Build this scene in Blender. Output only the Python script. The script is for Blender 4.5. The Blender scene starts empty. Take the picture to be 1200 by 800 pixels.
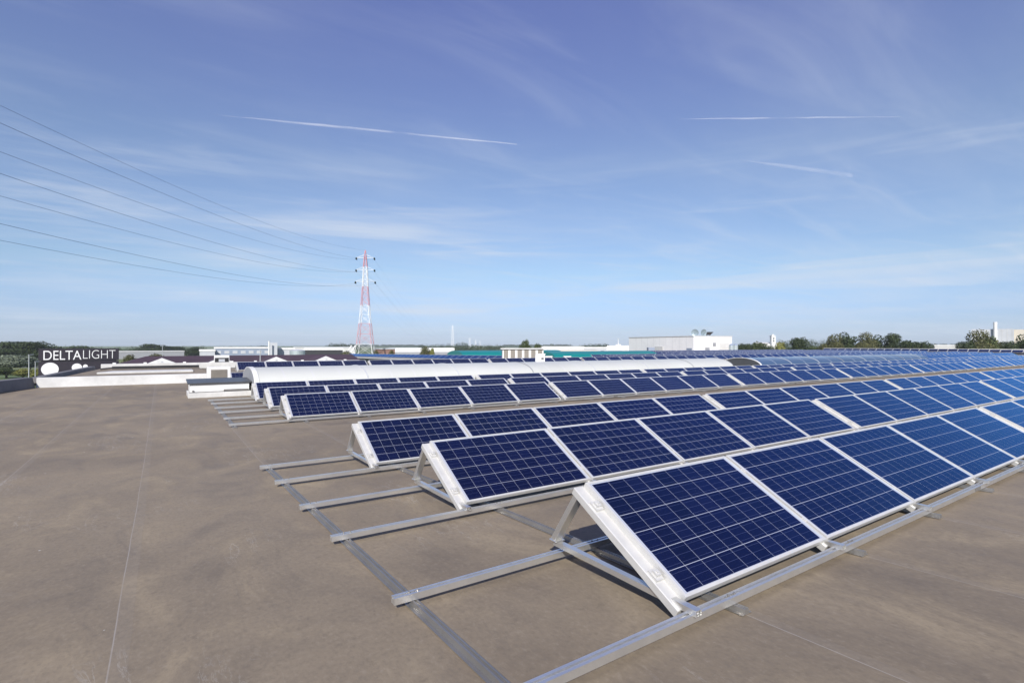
import bpy, bmesh, math, random
from mathutils import Vector, Matrix
R = math.radians
random.seed(7)
S = bpy.context.scene
COL = S.collection

# ------------------------------------------------------------------ camera
YAW, PIT, CAMZ, FPX = R(33.95), R(0.376), 1.6, 611.03
cam = bpy.data.objects.new('camera', bpy.data.cameras.new('camera'))
COL.objects.link(cam)
cam.data.sensor_width = 36.0
cam.data.lens = 36.0 * FPX / 1200.0
cam.data.clip_start = 0.05
cam.data.clip_end = 60000
cam.location = (0, 0, CAMZ)
cam.rotation_euler = (math.pi / 2 + PIT, 0, -YAW)
S.camera = cam

# ------------------------------------------------------------------ sun and sky
SUN_TRAVEL = Vector((0.92, 1.15, -1.0)).normalized()
SUN_EL = math.asin(-SUN_TRAVEL.z)
sun = bpy.data.objects.new('sun', bpy.data.lights.new('sun', 'SUN'))
COL.objects.link(sun)
sun.data.energy = 5.0
sun.data.angle = R(0.53)
sun.data.color = (1.0, 0.955, 0.89)
sun.rotation_euler = SUN_TRAVEL.to_track_quat('-Z', 'Y').to_euler()
sun.location = (-20, -30, 40)

W = bpy.data.worlds.new('World')
S.world = W
W.use_nodes = True
wn, wl = W.node_tree.nodes, W.node_tree.links
wn.clear()


def N(nodes, kind, **kw):
    n = nodes.new(kind)
    for k, v in kw.items():
        if hasattr(n, k):
            setattr(n, k, v)
        else:
            n.inputs[k.replace('_', ' ')].default_value = v
    return n


w_out = wn.new('ShaderNodeOutputWorld')
w_bg = wn.new('ShaderNodeBackground')
w_bg.inputs['Strength'].default_value = 0.0795
sky = wn.new('ShaderNodeTexSky')
sky.sky_type = 'NISHITA'
sky.sun_disc = False
sky.sun_elevation = SUN_EL
sky.sun_rotation = math.atan2(-SUN_TRAVEL.x, -SUN_TRAVEL.y)
sky.altitude = 50
sky.air_density = 1.0
sky.dust_density = 0.3
sky.ozone_density = 2.2
# thin cirrus: noise on the plane of the cloud layer (direction / height)
tc = wn.new('ShaderNodeTexCoord')
sep = wn.new('ShaderNodeSeparateXYZ')
wl.new(tc.outputs['Generated'], sep.inputs[0])


def wmath(op, a, b=None, clamp=False):
    m = wn.new('ShaderNodeMath')
    m.operation = op
    m.use_clamp = clamp
    for i, v in enumerate((a, b)):
        if v is None:
            continue
        if isinstance(v, (int, float)):
            m.inputs[i].default_value = v
        else:
            wl.new(v, m.inputs[i])
    return m.outputs[0]


zc = wmath('MAXIMUM', wmath('ADD', sep.outputs['Z'], 0.06), 0.02)
px, py = wmath('DIVIDE', sep.outputs['X'], zc), wmath('DIVIDE', sep.outputs['Y'], zc)
cmb = wn.new('ShaderNodeCombineXYZ')
wl.new(px, cmb.inputs[0])
wl.new(py, cmb.inputs[1])


def cloud(scale, rot, stretch, lo, hi, detail, seed, dist):
    mp = wn.new('ShaderNodeMapping')
    mp.inputs['Rotation'].default_value = (0, 0, R(rot))
    mp.inputs['Scale'].default_value = (stretch, 1, 1)
    mp.inputs['Location'].default_value = (seed, seed * 2.3, 0)
    wl.new(cmb.outputs[0], mp.inputs[0])
    nz = wn.new('ShaderNodeTexNoise')
    nz.inputs['Scale'].default_value = scale
    nz.inputs['Detail'].default_value = detail
    nz.inputs['Roughness'].default_value = 0.58
    nz.inputs['Distortion'].default_value = dist
    wl.new(mp.outputs[0], nz.inputs['Vector'])
    rp = wn.new('ShaderNodeMapRange')
    rp.interpolation_type = 'SMOOTHSTEP'
    rp.inputs['From Min'].default_value = lo
    rp.inputs['From Max'].default_value = hi
    wl.new(nz.outputs['Fac'], rp.inputs['Value'])
    return rp.outputs[0]


c1 = cloud(0.55, 34, 0.55, 0.42, 0.80, 7, 3.1, 0.4)
c2 = cloud(3.0, 20, 0.30, 0.44, 0.82, 11, 7.7, 0.9)
# banks low over the horizon, fading out towards the zenith
low = wn.new('ShaderNodeMapRange')
low.interpolation_type = 'SMOOTHSTEP'
low.inputs['From Min'].default_value = 0.42
low.inputs['From Max'].default_value = 0.10
wl.new(sep.outputs['Z'], low.inputs['Value'])
cl = wmath('ADD', wmath('MULTIPLY', c1, 0.36), wmath('MULTIPLY', c2, 0.27))
cl = wmath('MULTIPLY', cl, wmath('ADD', wmath('MULTIPLY', low.outputs[0], 0.50), 0.50), True)
# level streaks of stratus seen edge-on between about 2 and 14 degrees
stv = wn.new('ShaderNodeCombineXYZ')
wl.new(wmath('MULTIPLY', wmath('ARCTAN2', sep.outputs['X'], sep.outputs['Y']), 2.2), stv.inputs[0])
wl.new(wmath('MULTIPLY', sep.outputs['Z'], 26.0), stv.inputs[1])
stv.inputs[2].default_value = 4.3
stn = wn.new('ShaderNodeTexNoise')
stn.inputs['Scale'].default_value = 0.85
stn.inputs['Detail'].default_value = 7
stn.inputs['Roughness'].default_value = 0.55
stn.inputs['Distortion'].default_value = 0.5
wl.new(stv.outputs[0], stn.inputs['Vector'])
str_ = wn.new('ShaderNodeMapRange')
str_.interpolation_type = 'SMOOTHSTEP'
str_.inputs['From Min'].default_value = 0.46
str_.inputs['From Max'].default_value = 0.74
wl.new(stn.outputs['Fac'], str_.inputs['Value'])
bnd = wn.new('ShaderNodeValToRGB')
be = bnd.color_ramp.elements
be[0].position, be[0].color = 0.015, (0, 0, 0, 1)
be[1].position, be[1].color = 0.36, (0, 0, 0, 1)
for pos_, q_ in ((0.07, 1.0), (0.20, 0.9)):
    e_ = be.new(pos_)
    e_.color = (q_, q_, q_, 1)
wl.new(sep.outputs['Z'], bnd.inputs[0])
cl = wmath('ADD', cl, wmath('MULTIPLY', wmath('MULTIPLY', str_.outputs[0], bnd.outputs[0]), 0.62), True)
mixc = wn.new('ShaderNodeMix')
mixc.data_type = 'RGBA'
tint = wn.new('ShaderNodeMix')
tint.data_type = 'RGBA'
tint.blend_type = 'MULTIPLY'
tint.inputs[0].default_value = 1.0
grad = wn.new('ShaderNodeValToRGB')          # colour of the air by height over the horizon
ge = grad.color_ramp.elements
ge[0].position, ge[0].color = 0.0, (0.50, 0.64, 1.10, 1)
ge[1].position, ge[1].color = 0.60, (1.36, 1.09, 1.52, 1)
for pos_, c_ in ((0.05, (0.62, 0.74, 1.14, 1)), (0.13, (0.92, 0.96, 1.08, 1)), (0.32, (1.18, 1.10, 1.20, 1))):
    e_ = ge.new(pos_)
    e_.color = c_
wl.new(sep.outputs['Z'], grad.inputs[0])
wl.new(grad.outputs[0], tint.inputs[7])
wl.new(sky.outputs[0], tint.inputs[6])
wl.new(cl, mixc.inputs[0])
wl.new(tint.outputs[2], mixc.inputs[6])
mixc.inputs[7].default_value = (6.6, 7.2, 8.2, 1)
wl.new(mixc.outputs[2], w_bg.inputs['Color'])
wl.new(w_bg.outputs[0], w_out.inputs[0])

S.view_settings.view_transform = 'Standard'
S.view_settings.look = 'None'
S.view_settings.gamma = 1.0
S.view_settings.use_curve_mapping = False
S.view_settings.exposure = 0.40
S.render.engine = 'CYCLES'
S.render.resolution_x, S.render.resolution_y = 1024, 682
S.cycles.volume_bounces = 1
S.cycles.max_bounces = 8
S.cycles.transparent_max_bounces = 16


# ------------------------------------------------------------------ helpers
def tag(o, label=None, cat=None, group=None, kind=None):
    for k, v in (('label', label), ('category', cat), ('group', group), ('kind', kind)):
        if v:
            o[k] = v
    return o


def empty(name, loc, rot=(0, 0, 0)):
    o = bpy.data.objects.new(name, None)
    o.empty_display_size = 0.2
    COL.objects.link(o)
    o.location = loc
    o.rotation_euler = rot
    return o


class MB:
    """collects boxes, bars and faces and links them as ONE mesh object"""

    def __init__(self):
        self.v, self.f = [], []

    def add(self, vs, fs):
        b = len(self.v)
        self.v += [tuple(p) for p in vs]
        self.f += [tuple(i + b for i in q) for q in fs]
        return self

    def box(self, x0, x1, y0, y1, z0, z1, M=None):
        vs = [Vector((x, y, z)) for z in (z0, z1) for y in (y0, y1) for x in (x0, x1)]
        if M is not None:
            vs = [M @ p for p in vs]
        return self.add(vs, [(0, 2, 3, 1), (4, 5, 7, 6), (0, 1, 5, 4), (2, 6, 7, 3), (0, 4, 6, 2), (1, 3, 7, 5)])

    def bar(self, a, b, w, h, up=(0, 0, 1)):
        a, b = Vector(a), Vector(b)
        d = (b - a).normalized()
        up = Vector(up)
        if abs(d.dot(up)) > 0.98:
            up = Vector((1, 0, 0))
        s = d.cross(up).normalized()
        n = s.cross(d)
        vs = []
        for p in (a, b):
            for i, j in ((-1, -1), (1, -1), (1, 1), (-1, 1)):
                vs.append(p + s * (w / 2 * i) + n * (h / 2 * j))
        return self.add(vs, [(0, 1, 2, 3), (7, 6, 5, 4), (0, 4, 5, 1), (1, 5, 6, 2), (2, 6, 7, 3), (3, 7, 4, 0)])

    def tube(self, pts, rad, n=8, cap=True):
        pts = [Vector(p) for p in pts]
        rr = rad if isinstance(rad, (list, tuple)) else [rad] * len(pts)
        vs, fs = [], []
        for i, p in enumerate(pts):
            d = (pts[min(i + 1, len(pts) - 1)] - pts[max(i - 1, 0)]).normalized()
            up = Vector((0, 0, 1)) if abs(d.z) < 0.95 else Vector((1, 0, 0))
            s = d.cross(up).normalized()
            t = s.cross(d)
            for k in range(n):
                a = 2 * math.pi * k / n
                vs.append(p + s * (math.cos(a) * rr[i]) + t * (math.sin(a) * rr[i]))
        for i in range(len(pts) - 1):
            for k in range(n):
                fs.append((i * n + k, i * n + (k + 1) % n, (i + 1) * n + (k + 1) % n, (i + 1) * n + k))
        if cap:
            fs.append(tuple(range(n))[::-1])
            fs.append(tuple((len(pts) - 1) * n + k for k in range(n)))
        return self.add(vs, fs)

    def prism(self, poly, ext, M=None):
        """poly: list of 3-D points (planar), ext: extrusion vector"""
        n = len(poly)
        e = Vector(ext)
        vs = [Vector(p) for p in poly] + [Vector(p) + e for p in poly]
        if M is not None:
            vs = [M @ p for p in vs]
        fs = [tuple(range(n))[::-1], tuple(range(n, 2 * n))]
        fs += [(i, (i + 1) % n, (i + 1) % n + n, i + n) for i in range(n)]
        return self.add(vs, fs)

    def mesh(self, name, m, smooth=False, bevel=0, fix=True):
        me = bpy.data.meshes.new(name)
        me.from_pydata(self.v, [], self.f)
        if fix or bevel:
            bm = bmesh.new()
            bm.from_mesh(me)
            bmesh.ops.recalc_face_normals(bm, faces=bm.faces)
            if bevel:
                bmesh.ops.bevel(bm, geom=[e for e in bm.edges if e.is_manifold and e.calc_face_angle(0) > 0.6], offset=bevel,
                                segments=1, affect='EDGES', clamp_overlap=True)
            bm.to_mesh(me)
            bm.free()
        if smooth:
            for p in me.polygons:
                p.use_smooth = True
        me.materials.append(m)
        return me

    def build(self, name, m, parent=None, loc=None, rot=None, **kw):
        return link(name, self.mesh(name, m, **kw), parent, loc, rot)


def link(name, me, parent=None, loc=None, rot=None):
    o = bpy.data.objects.new(name, me)
    COL.objects.link(o)
    if parent:
        o.parent = parent
    if loc:
        o.location = loc
    if rot:
        o.rotation_euler = rot
    return o


def copy_tree(o, parent=None):
    c = o.copy()
    COL.objects.link(c)
    c.parent = parent
    for ch in list(o.children):
        copy_tree(ch, c)
    return c


def bearing(u, d):
    """ground position seen at bearing u, at depth d metres in front of the camera"""
    a = (u - 600) / FPX * d
    return a * math.cos(YAW) + d * math.sin(YAW), -a * math.sin(YAW) + d * math.cos(YAW)


def hgt(v, d):
    return CAMZ + (404 - v) / FPX * d


ORD = ['first', 'second', 'third', 'fourth', 'fifth', 'sixth', 'seventh', 'eighth', 'ninth', 'tenth', 'eleventh', 'twelfth',
       'thirteenth', 'fourteenth', 'fifteenth', 'sixteenth', 'seventeenth', 'eighteenth', 'nineteenth', 'twentieth'] + \
      ['twenty-' + q for q in ('first', 'second', 'third', 'fourth', 'fifth', 'sixth', 'seventh', 'eighth', 'ninth')] + ['thirtieth'] + \
      ['thirty-' + q for q in ('first', 'second', 'third', 'fourth', 'fifth', 'sixth', 'seventh', 'eighth', 'ninth')] + ['fortieth']


# ------------------------------------------------------------------ materials
def mat(name):
    m = bpy.data.materials.new(name)
    m.use_nodes = True
    n, l = m.node_tree.nodes, m.node_tree.links
    return m, n, l, n['Principled BSDF']


def setc(sock, c):
    sock.default_value = (c[0], c[1], c[2], 1)


def paint(name, col, rough=0.5, metal=0.0, var=0.12, scale=3.0, bump=0.0, spec=0.5, coord='Object', detail=5):
    """plain coated surface with patchy weathering"""
    m, n, l, b = mat(name)
    t = n.new('ShaderNodeTexCoord')
    z = N(n, 'ShaderNodeTexNoise', Scale=scale, Detail=detail, Roughness=0.65)
    l.new(t.outputs[coord], z.inputs['Vector'])
    mr = n.new('ShaderNodeMapRange')
    mr.inputs['From Min'].default_value = 0.3
    mr.inputs['From Max'].default_value = 0.7
    mr.inputs['To Min'].default_value = 1 - var
    mr.inputs['To Max'].default_value = 1 + var * 0.5
    l.new(z.outputs['Fac'], mr.inputs['Value'])
    mx = n.new('ShaderNodeMix')
    mx.data_type = 'RGBA'
    mx.blend_type = 'MULTIPLY'
    mx.inputs[0].default_value = 1
    setc(mx.inputs[6], [q * 0.84 for q in col])
    l.new(mr.outputs[0], mx.inputs[7])
    l.new(mx.outputs[2], b.inputs['Base Color'])
    b.inputs['Roughness'].default_value = rough
    b.inputs['Metallic'].default_value = metal
    b.inputs['Specular IOR Level'].default_value = spec
    if bump:
        bp = N(n, 'ShaderNodeBump', Strength=bump, Distance=0.02)
        l.new(z.outputs['Fac'], bp.inputs['Height'])
        l.new(bp.outputs[0], b.inputs['Normal'])
    return m


M = {}
M['alu'] = paint('aluminium', (0.86, 0.86, 0.84), 0.30, 0.84, 0.10, 5.0, 0.0)
M['alu_white'] = paint('anodised_aluminium', (0.65, 0.645, 0.62), 0.42, 0.25, 0.10, 6.0)
M['alu_dull'] = paint('dull_aluminium', (0.40, 0.385, 0.36), 0.42, 0.75, 0.12, 5.0, 0.0)
M['white'] = paint('white_paint', (0.77, 0.77, 0.755), 0.55, 0, 0.14, 0.9)
M['white_wall'] = paint('white_membrane', (0.62, 0.62, 0.60), 0.6, 0, 0.22, 1.3)
M['off_white'] = paint('off_white', (0.62, 0.62, 0.60), 0.6, 0, 0.15, 1.0)
M['bright_white'] = paint('bright_white_cladding', (0.84, 0.84, 0.83), 0.5, 0, 0.06, 0.4)
M['cream'] = paint('cream', (0.60, 0.55, 0.46), 0.6, 0, 0.10, 0.4)
M['grey'] = paint('grey_sheet', (0.30, 0.31, 0.33), 0.55, 0, 0.15, 1.0)
M['blue_grey'] = paint('blue_grey_sheet', (0.26, 0.31, 0.40), 0.5, 0, 0.15, 0.2)
M['light_grey'] = paint('light_grey_sheet', (0.50, 0.52, 0.55), 0.5, 0, 0.12, 0.2)
M['dark_grey'] = paint('dark_grey_sheet', (0.075, 0.08, 0.085), 0.4, 0, 0.2, 1.5)
M['parapet'] = paint('grey_membrane', (0.17, 0.165, 0.17), 0.7, 0, 0.25, 1.4, 0.1)
M['black'] = paint('black', (0.02, 0.02, 0.022), 0.5, 0, 0.2, 2.0)
M['sign'] = paint('sign_purple_grey', (0.030, 0.024, 0.034), 0.45, 0, 0.12, 0.5)
M['sign_white'] = paint('sign_lettering', (0.86, 0.86, 0.86), 0.5, 0, 0.03, 2.0)
M['dark_roof'] = paint('maroon_roofing', (0.062, 0.034, 0.046), 0.7, 0, 0.25, 0.8)
M['louvre'] = paint('louvre', (0.21, 0.19, 0.16), 0.6, 0, 0.15, 3.0)
M['red'] = paint('pylon_red', (0.58, 0.23, 0.26), 0.55, 0, 0.12, 0.6)
M['pylon_white'] = paint('pylon_white', (0.80, 0.80, 0.80), 0.5, 0, 0.08, 0.6)
M['galv'] = paint('galvanised', (0.45, 0.47, 0.49), 0.5, 0.3, 0.15, 0.5)
M['wire'] = paint('conductor', (0.10, 0.15, 0.26), 0.5, 0.3, 0.1, 1.0)
M['insulator'] = paint('insulator', (0.02, 0.035, 0.03), 0.3, 0, 0.1, 2.0)
M['bark'] = paint('bark', (0.075, 0.055, 0.04), 0.9, 0, 0.35, 3.0, 0.3)
M['concrete'] = paint('concrete', (0.36, 0.35, 0.33), 0.8, 0, 0.2, 1.0)
M['asphalt'] = paint('asphalt', (0.05, 0.05, 0.052), 0.85, 0, 0.2, 0.5)
M['brick'] = paint('brown_brick', (0.23, 0.13, 0.10), 0.8, 0, 0.2, 1.0)
M['tank'] = paint('silver_tank', (0.55, 0.62, 0.63), 0.35, 0.5, 0.1, 0.3)
M['dish'] = paint('dish', (0.30, 0.38, 0.42), 0.4, 0.2, 0.1, 0.5)


def polycarb(name, col, rough, spec, pitch, seam, rot90=False):
    """barrel rooflight sheeting with a darker joint every pitch metres along x"""
    m, n, l, b = mat(name)
    t = n.new('ShaderNodeTexCoord')
    sp = n.new('ShaderNodeSeparateXYZ')
    l.new(t.outputs['Object'], sp.inputs[0])
    d = n.new('ShaderNodeMath')
    d.operation = 'PINGPONG'
    l.new(sp.outputs['X'], d.inputs[0])
    d.inputs[1].default_value = pitch / 2
    c = n.new('ShaderNodeMath')
    c.operation = 'LESS_THAN'
    l.new(d.outputs[0], c.inputs[0])
    c.inputs[1].default_value = 0.022
    z = N(n, 'ShaderNodeTexNoise', Scale=0.35, Detail=6.0)
    l.new(t.outputs['Object'], z.inputs['Vector'])
    mx0 = n.new('ShaderNodeMix')
    mx0.data_type = 'RGBA'
    l.new(z.outputs['Fac'], mx0.inputs[0])
    setc(mx0.inputs[6], [q * 0.82 for q in col])
    setc(mx0.inputs[7], [min(1, q * 1.1) for q in col])
    mx = n.new('ShaderNodeMix')
    mx.data_type = 'RGBA'
    l.new(c.outputs[0], mx.inputs[0])
    l.new(mx0.outputs[2], mx.inputs[6])
    setc(mx.inputs[7], seam)
    l.new(mx.outputs[2], b.inputs['Base Color'])
    b.inputs['Roughness'].default_value = rough
    b.inputs['Specular IOR Level'].default_value = spec
    return m


M['opal'] = polycarb('opal_sheeting', (0.49, 0.50, 0.47), 0.45, 0.4, 1.05, (0.5, 0.5, 0.5))
M['clear'] = polycarb('clear_sheeting', (0.05, 0.09, 0.16), 0.16, 0.6, 2.1, (0.42, 0.46, 0.5))
M['teal'] = polycarb('teal_sheeting', (0.004, 0.165, 0.165), 0.35, 0.5, 3.4, (0.02, 0.15, 0.15))


def gloss(m, n, l, b):
    """blue antireflective coating under textured glass"""
    b.inputs['Roughness'].default_value = 0.5
    b.inputs['Specular IOR Level'].default_value = 0.0
    gl = n.new('ShaderNodeBsdfGlossy')
    setc(gl.inputs['Color'], (0.20, 0.53, 1.0))
    gl.inputs['Roughness'].default_value = 0.07
    fr_ = n.new('ShaderNodeFresnel')
    fr_.inputs['IOR'].default_value = 1.5
    ms = n.new('ShaderNodeMixShader')
    bo = n.new('ShaderNodeMath')
    bo.operation = 'MULTIPLY'
    bo.use_clamp = True
    bo.inputs[1].default_value = 1.4
    l.new(fr_.outputs[0], bo.inputs[0])
    l.new(bo.outputs[0], ms.inputs[0])
    l.new(b.outputs[0], ms.inputs[1])
    l.new(gl.outputs[0], ms.inputs[2])
    l.new(ms.outputs[0], n['Material Output'].inputs['Surface'])


def cell_material():
    m, n, l, b = mat('solar_cells')
    t = n.new('ShaderNodeTexCoord')
    sp = n.new('ShaderNodeSeparateXYZ')
    l.new(t.outputs['Object'], sp.inputs[0])

    def ma(op, a, c=None, d=None):
        q = n.new('ShaderNodeMath')
        q.operation = op
        for i, v in enumerate((a, c, d)):
            if v is None:
                continue
            if isinstance(v, (int, float)):
                q.inputs[i].default_value = v
            else:
                l.new(v, q.inputs[i])
        return q.outputs[0]
    CX, CY = 0.1575, 0.1565
    ux = ma('DIVIDE', ma('SUBTRACT', sp.outputs['X'], 0.0425), CX)
    uy = ma('DIVIDE', ma('SUBTRACT', sp.outputs['Y'], 0.0255), CY)
    fx, fy = ma('FRACT', ux), ma('FRACT', uy)
    ex = ma('MINIMUM', fx, ma('SUBTRACT', 1.0, fx))
    ey = ma('MINIMUM', fy, ma('SUBTRACT', 1.0, fy))
    gapx = ma('LESS_THAN', ex, 0.0065)
    gapy = ma('LESS_THAN', ey, 0.0115)
    gap = ma('MAXIMUM', gapx, gapy)
    # border of the laminate outside the cell field
    out = ma('MAXIMUM', ma('MAXIMUM', ma('LESS_THAN', ux, 0.0), ma('GREATER_THAN', ux, 10.0)),
             ma('MAXIMUM', ma('LESS_THAN', uy, 0.0), ma('GREATER_THAN', uy, 6.0)))
    gap = ma('MAXIMUM', gap, out)
    # three bus bars along each cell
    bus = ma('LESS_THAN', ma('ABSOLUTE', ma('SUBTRACT', ma('FRACT', ma('MULTIPLY', uy, 3.0)), 0.5)), 0.020)
    # colour of each single cell
    cid = n.new('ShaderNodeCombineXYZ')
    l.new(ma('FLOOR', ux), cid.inputs[0])
    l.new(ma('FLOOR', uy), cid.inputs[1])
    oi = n.new('ShaderNodeObjectInfo')
    l.new(ma('MULTIPLY', oi.outputs['Random'], 97.0), cid.inputs[2])
    wn_ = n.new('ShaderNodeTexWhiteNoise')
    wn_.noise_dimensions = '3D'
    l.new(cid.outputs[0], wn_.inputs['Vector'])
    vo = N(n, 'ShaderNodeTexVoronoi', Scale=70.0)
    l.new(t.outputs['Object'], vo.inputs['Vector'])
    rnd = ma('ADD', ma('MULTIPLY', wn_.outputs['Value'], 0.55), ma('MULTIPLY', vo.outputs['Distance'], 0.8))
    rnd = ma('ADD', rnd, ma('MULTIPLY', oi.outputs['Random'], 0.25))
    cr = n.new('ShaderNodeMix')
    cr.data_type = 'RGBA'
    l.new(rnd, cr.inputs[0])
    setc(cr.inputs[6], (0.0008, 0.0010, 0.007))
    setc(cr.inputs[7], (0.0030, 0.0042, 0.026))
    m1 = n.new('ShaderNodeMix')
    m1.data_type = 'RGBA'
    l.new(bus, m1.inputs[0])
    l.new(cr.outputs[2], m1.inputs[6])
    setc(m1.inputs[7], (0.035, 0.042, 0.085))
    m2 = n.new('ShaderNodeMix')
    m2.data_type = 'RGBA'
    l.new(gap, m2.inputs[0])
    l.new(m1.outputs[2], m2.inputs[6])
    setc(m2.inputs[7], (0.36, 0.38, 0.44))
    # dust film
    nz = N(n, 'ShaderNodeTexNoise', Scale=2.5, Detail=7.0, Roughness=0.7)
    l.new(t.outputs['Object'], nz.inputs['Vector'])
    m3 = n.new('ShaderNodeMix')
    m3.data_type = 'RGBA'
    l.new(ma('MULTIPLY', nz.outputs['Fac'], 0.010), m3.inputs[0])
    l.new(m2.outputs[2], m3.inputs[6])
    setc(m3.inputs[7], (0.4, 0.38, 0.34))
    l.new(m3.outputs[2], b.inputs['Base Color'])
    gloss(m, n, l, b)
    return m


M['cells'] = cell_material()


def roof_material():
    m, n, l, b = mat('roof_membrane')
    t = n.new('ShaderNodeTexCoord')
    P = t.outputs['Object']

    def noise(scale, detail, rough, sx=1, sy=1, dist=0.0, rot=0):
        mp = n.new('ShaderNodeMapping')
        mp.inputs['Scale'].default_value = (sx, sy, 1)
        mp.inputs['Rotation'].default_value = (0, 0, R(rot))
        l.new(P, mp.inputs[0])
        z = N(n, 'ShaderNodeTexNoise', Scale=scale, Detail=detail, Roughness=rough, Distortion=dist)
        l.new(mp.outputs[0], z.inputs['Vector'])
        return z.outputs['Fac']

    def ramp(v, lo, hi, a=0.0, c=1.0):
        mr = n.new('ShaderNodeMapRange')
        mr.interpolation_type = 'SMOOTHSTEP'
        mr.inputs['From Min'].default_value = lo
        mr.inputs['From Max'].default_value = hi
        mr.inputs['To Min'].default_value = a
        mr.inputs['To Max'].default_value = c
        l.new(v, mr.inputs['Value'])
        return mr.outputs[0]

    def mix(f, a, c):
        mx = n.new('ShaderNodeMix')
        mx.data_type = 'RGBA'
        if isinstance(f, float):
            mx.inputs[0].default_value = f
        else:
            l.new(f, mx.inputs[0])
        for s, q in ((6, a), (7, c)):
            if isinstance(q, tuple):
                setc(mx.inputs[s], q)
            else:
                l.new(q, mx.inputs[s])
        return mx.outputs[2]

    def ma(op, a, c=None):
        q = n.new('ShaderNodeMath')
        q.operation = op
        for i, v in enumerate((a, c)):
            if v is None:
                continue
            if isinstance(v, (int, float)):
                q.inputs[i].default_value = v
            else:
                l.new(v, q.inputs[i])
        return q.outputs[0]
    big = noise(0.22, 5, 0.6, dist=0.5)
    mid = noise(1.3, 7, 0.68, 1.0, 0.55, 0.8, 20)
    fine = noise(14, 8, 0.75)
    grit = noise(160, 3, 0.7)
    base = mix(ramp(big, 0.3, 0.7), (0.1688, 0.1362, 0.0971), (0.2379, 0.1927, 0.1346))
    base = mix(ramp(mid, 0.48, 0.72, 0, 0.60), base, (0.1266, 0.1009, 0.0724))
    base = mix(ramp(mid, 0.49, 0.30, 0, 0.55), base, (0.2993, 0.2432, 0.1629))
    base = mix(ramp(fine, 0.52, 0.72, 0, 0.45), base, (0.1151, 0.0932, 0.0667))
    f2 = noise(38, 6, 0.7, 1.0, 0.6)
    base = mix(ramp(f2, 0.46, 0.70, 0, 0.30), base, (0.1000, 0.0870, 0.0738))
    base = mix(ramp(f2, 0.48, 0.28, 0, 0.25), base, (0.3080, 0.2710, 0.2222))
    # dried scuffs and pale scrape marks
    sc = noise(2.2, 9, 0.62, 1.0, 0.22, 1.6, 60)
    band = ma('LESS_THAN', ma('ABSOLUTE', ma('SUBTRACT', sc, 0.5)), 0.0045)
    gate = ramp(noise(0.55, 3, 0.5), 0.50, 0.62)
    base = mix(ma('MULTIPLY', ma('MULTIPLY', band, gate), 0.28), base, (0.4000, 0.3860, 0.3562))
    # small pale specks
    vo = N(n, 'ShaderNodeTexVoronoi', Scale=1.6)
    l.new(P, vo.inputs['Vector'])
    base = mix(ma('LESS_THAN', vo.outputs['Distance'], 0.018), base, (0.4800, 0.4762, 0.4410))
    # welded seams of the membrane sheets, every 1.55 m
    sp = n.new('ShaderNodeSeparateXYZ')
    l.new(P, sp.inputs[0])
    wob = ma('MULTIPLY', ma('SUBTRACT', noise(0.8, 3, 0.5), 0.5), 0.018)
    ph = ma('FRACT', ma('DIVIDE', ma('ADD', ma('ADD', sp.outputs['X'], 0.22 + 15.5), wob), 1.55))
    edge = ma('LESS_THAN', ph, 0.0045)
    lap = ma('LESS_THAN', ph, 0.055)
    base = mix(ma('MULTIPLY', lap, 0.10), base, (0.2560, 0.2340, 0.2078))
    base = mix(ma('MULTIPLY', edge, ramp(mid, 0.3, 0.6, 0.22, 0.60)), base, (0.3200, 0.2956, 0.2714))
    l.new(base, b.inputs['Base Color'])
    l.new(ramp(mid, 0.3, 0.7, 0.78, 0.58), b.inputs['Roughness'])
    b.inputs['Specular IOR Level'].default_value = 0.35
    hsum = ma('ADD', ma('ADD', ma('MULTIPLY', mid, 1.0), ma('MULTIPLY', grit, 0.10)), ma('MULTIPLY', lap, 0.06))
    bp = N(n, 'ShaderNodeBump', Strength=0.35, Distance=0.012)
    l.new(hsum, bp.inputs['Height'])
    l.new(bp.outputs[0], b.inputs['Normal'])
    return m


M['roof'] = roof_material()


def leaf_material(name, dark, light, yellow=None):
    m, n, l, b = mat(name)
    g = n.new('ShaderNodeNewGeometry')
    t = n.new('ShaderNodeTexCoord')
    z = N(n, 'ShaderNodeTexNoise', Scale=0.45, Detail=3.0)
    l.new(t.outputs['Object'], z.inputs['Vector'])
    ad = n.new('ShaderNodeMath')
    ad.operation = 'MULTIPLY_ADD'
    l.new(g.outputs['Random Per Island'], ad.inputs[0])
    ad.inputs[1].default_value = 0.7
    sb = n.new('ShaderNodeMath')
    sb.operation = 'MULTIPLY_ADD'
    l.new(z.outputs['Fac'], sb.inputs[0])
    sb.inputs[1].default_value = 1.4
    sb.inputs[2].default_value = -0.55
    l.new(sb.outputs[0], ad.inputs[2])
    mx = n.new('ShaderNodeMix')
    mx.data_type = 'RGBA'
    l.new(ad.outputs[0], mx.inputs[0])
    setc(mx.inputs[6], dark)
    setc(mx.inputs[7], light)
    l.new(mx.outputs[2], b.inputs['Base Color'])
    b.inputs['Roughness'].default_value = 0.6
    b.inputs['Specular IOR Level'].default_value = 0.25
    return m


M['leaf_dark'] = leaf_material('leaf_dark', (0.0144, 0.0256, 0.0096), (0.0432, 0.0612, 0.018))
M['leaf_mid'] = leaf_material('leaf_mid', (0.024, 0.04, 0.0112), (0.0684, 0.09, 0.0252))
M['leaf_olive'] = leaf_material('leaf_olive', (0.04, 0.0464, 0.016), (0.0972, 0.0972, 0.0324))
M['leaf_yellow'] = leaf_material('leaf_yellow', (0.09, 0.10, 0.020), (0.21, 0.21, 0.055))
M['leaf_silver'] = leaf_material('leaf_silver', (0.075, 0.095, 0.065), (0.19, 0.22, 0.15))


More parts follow.
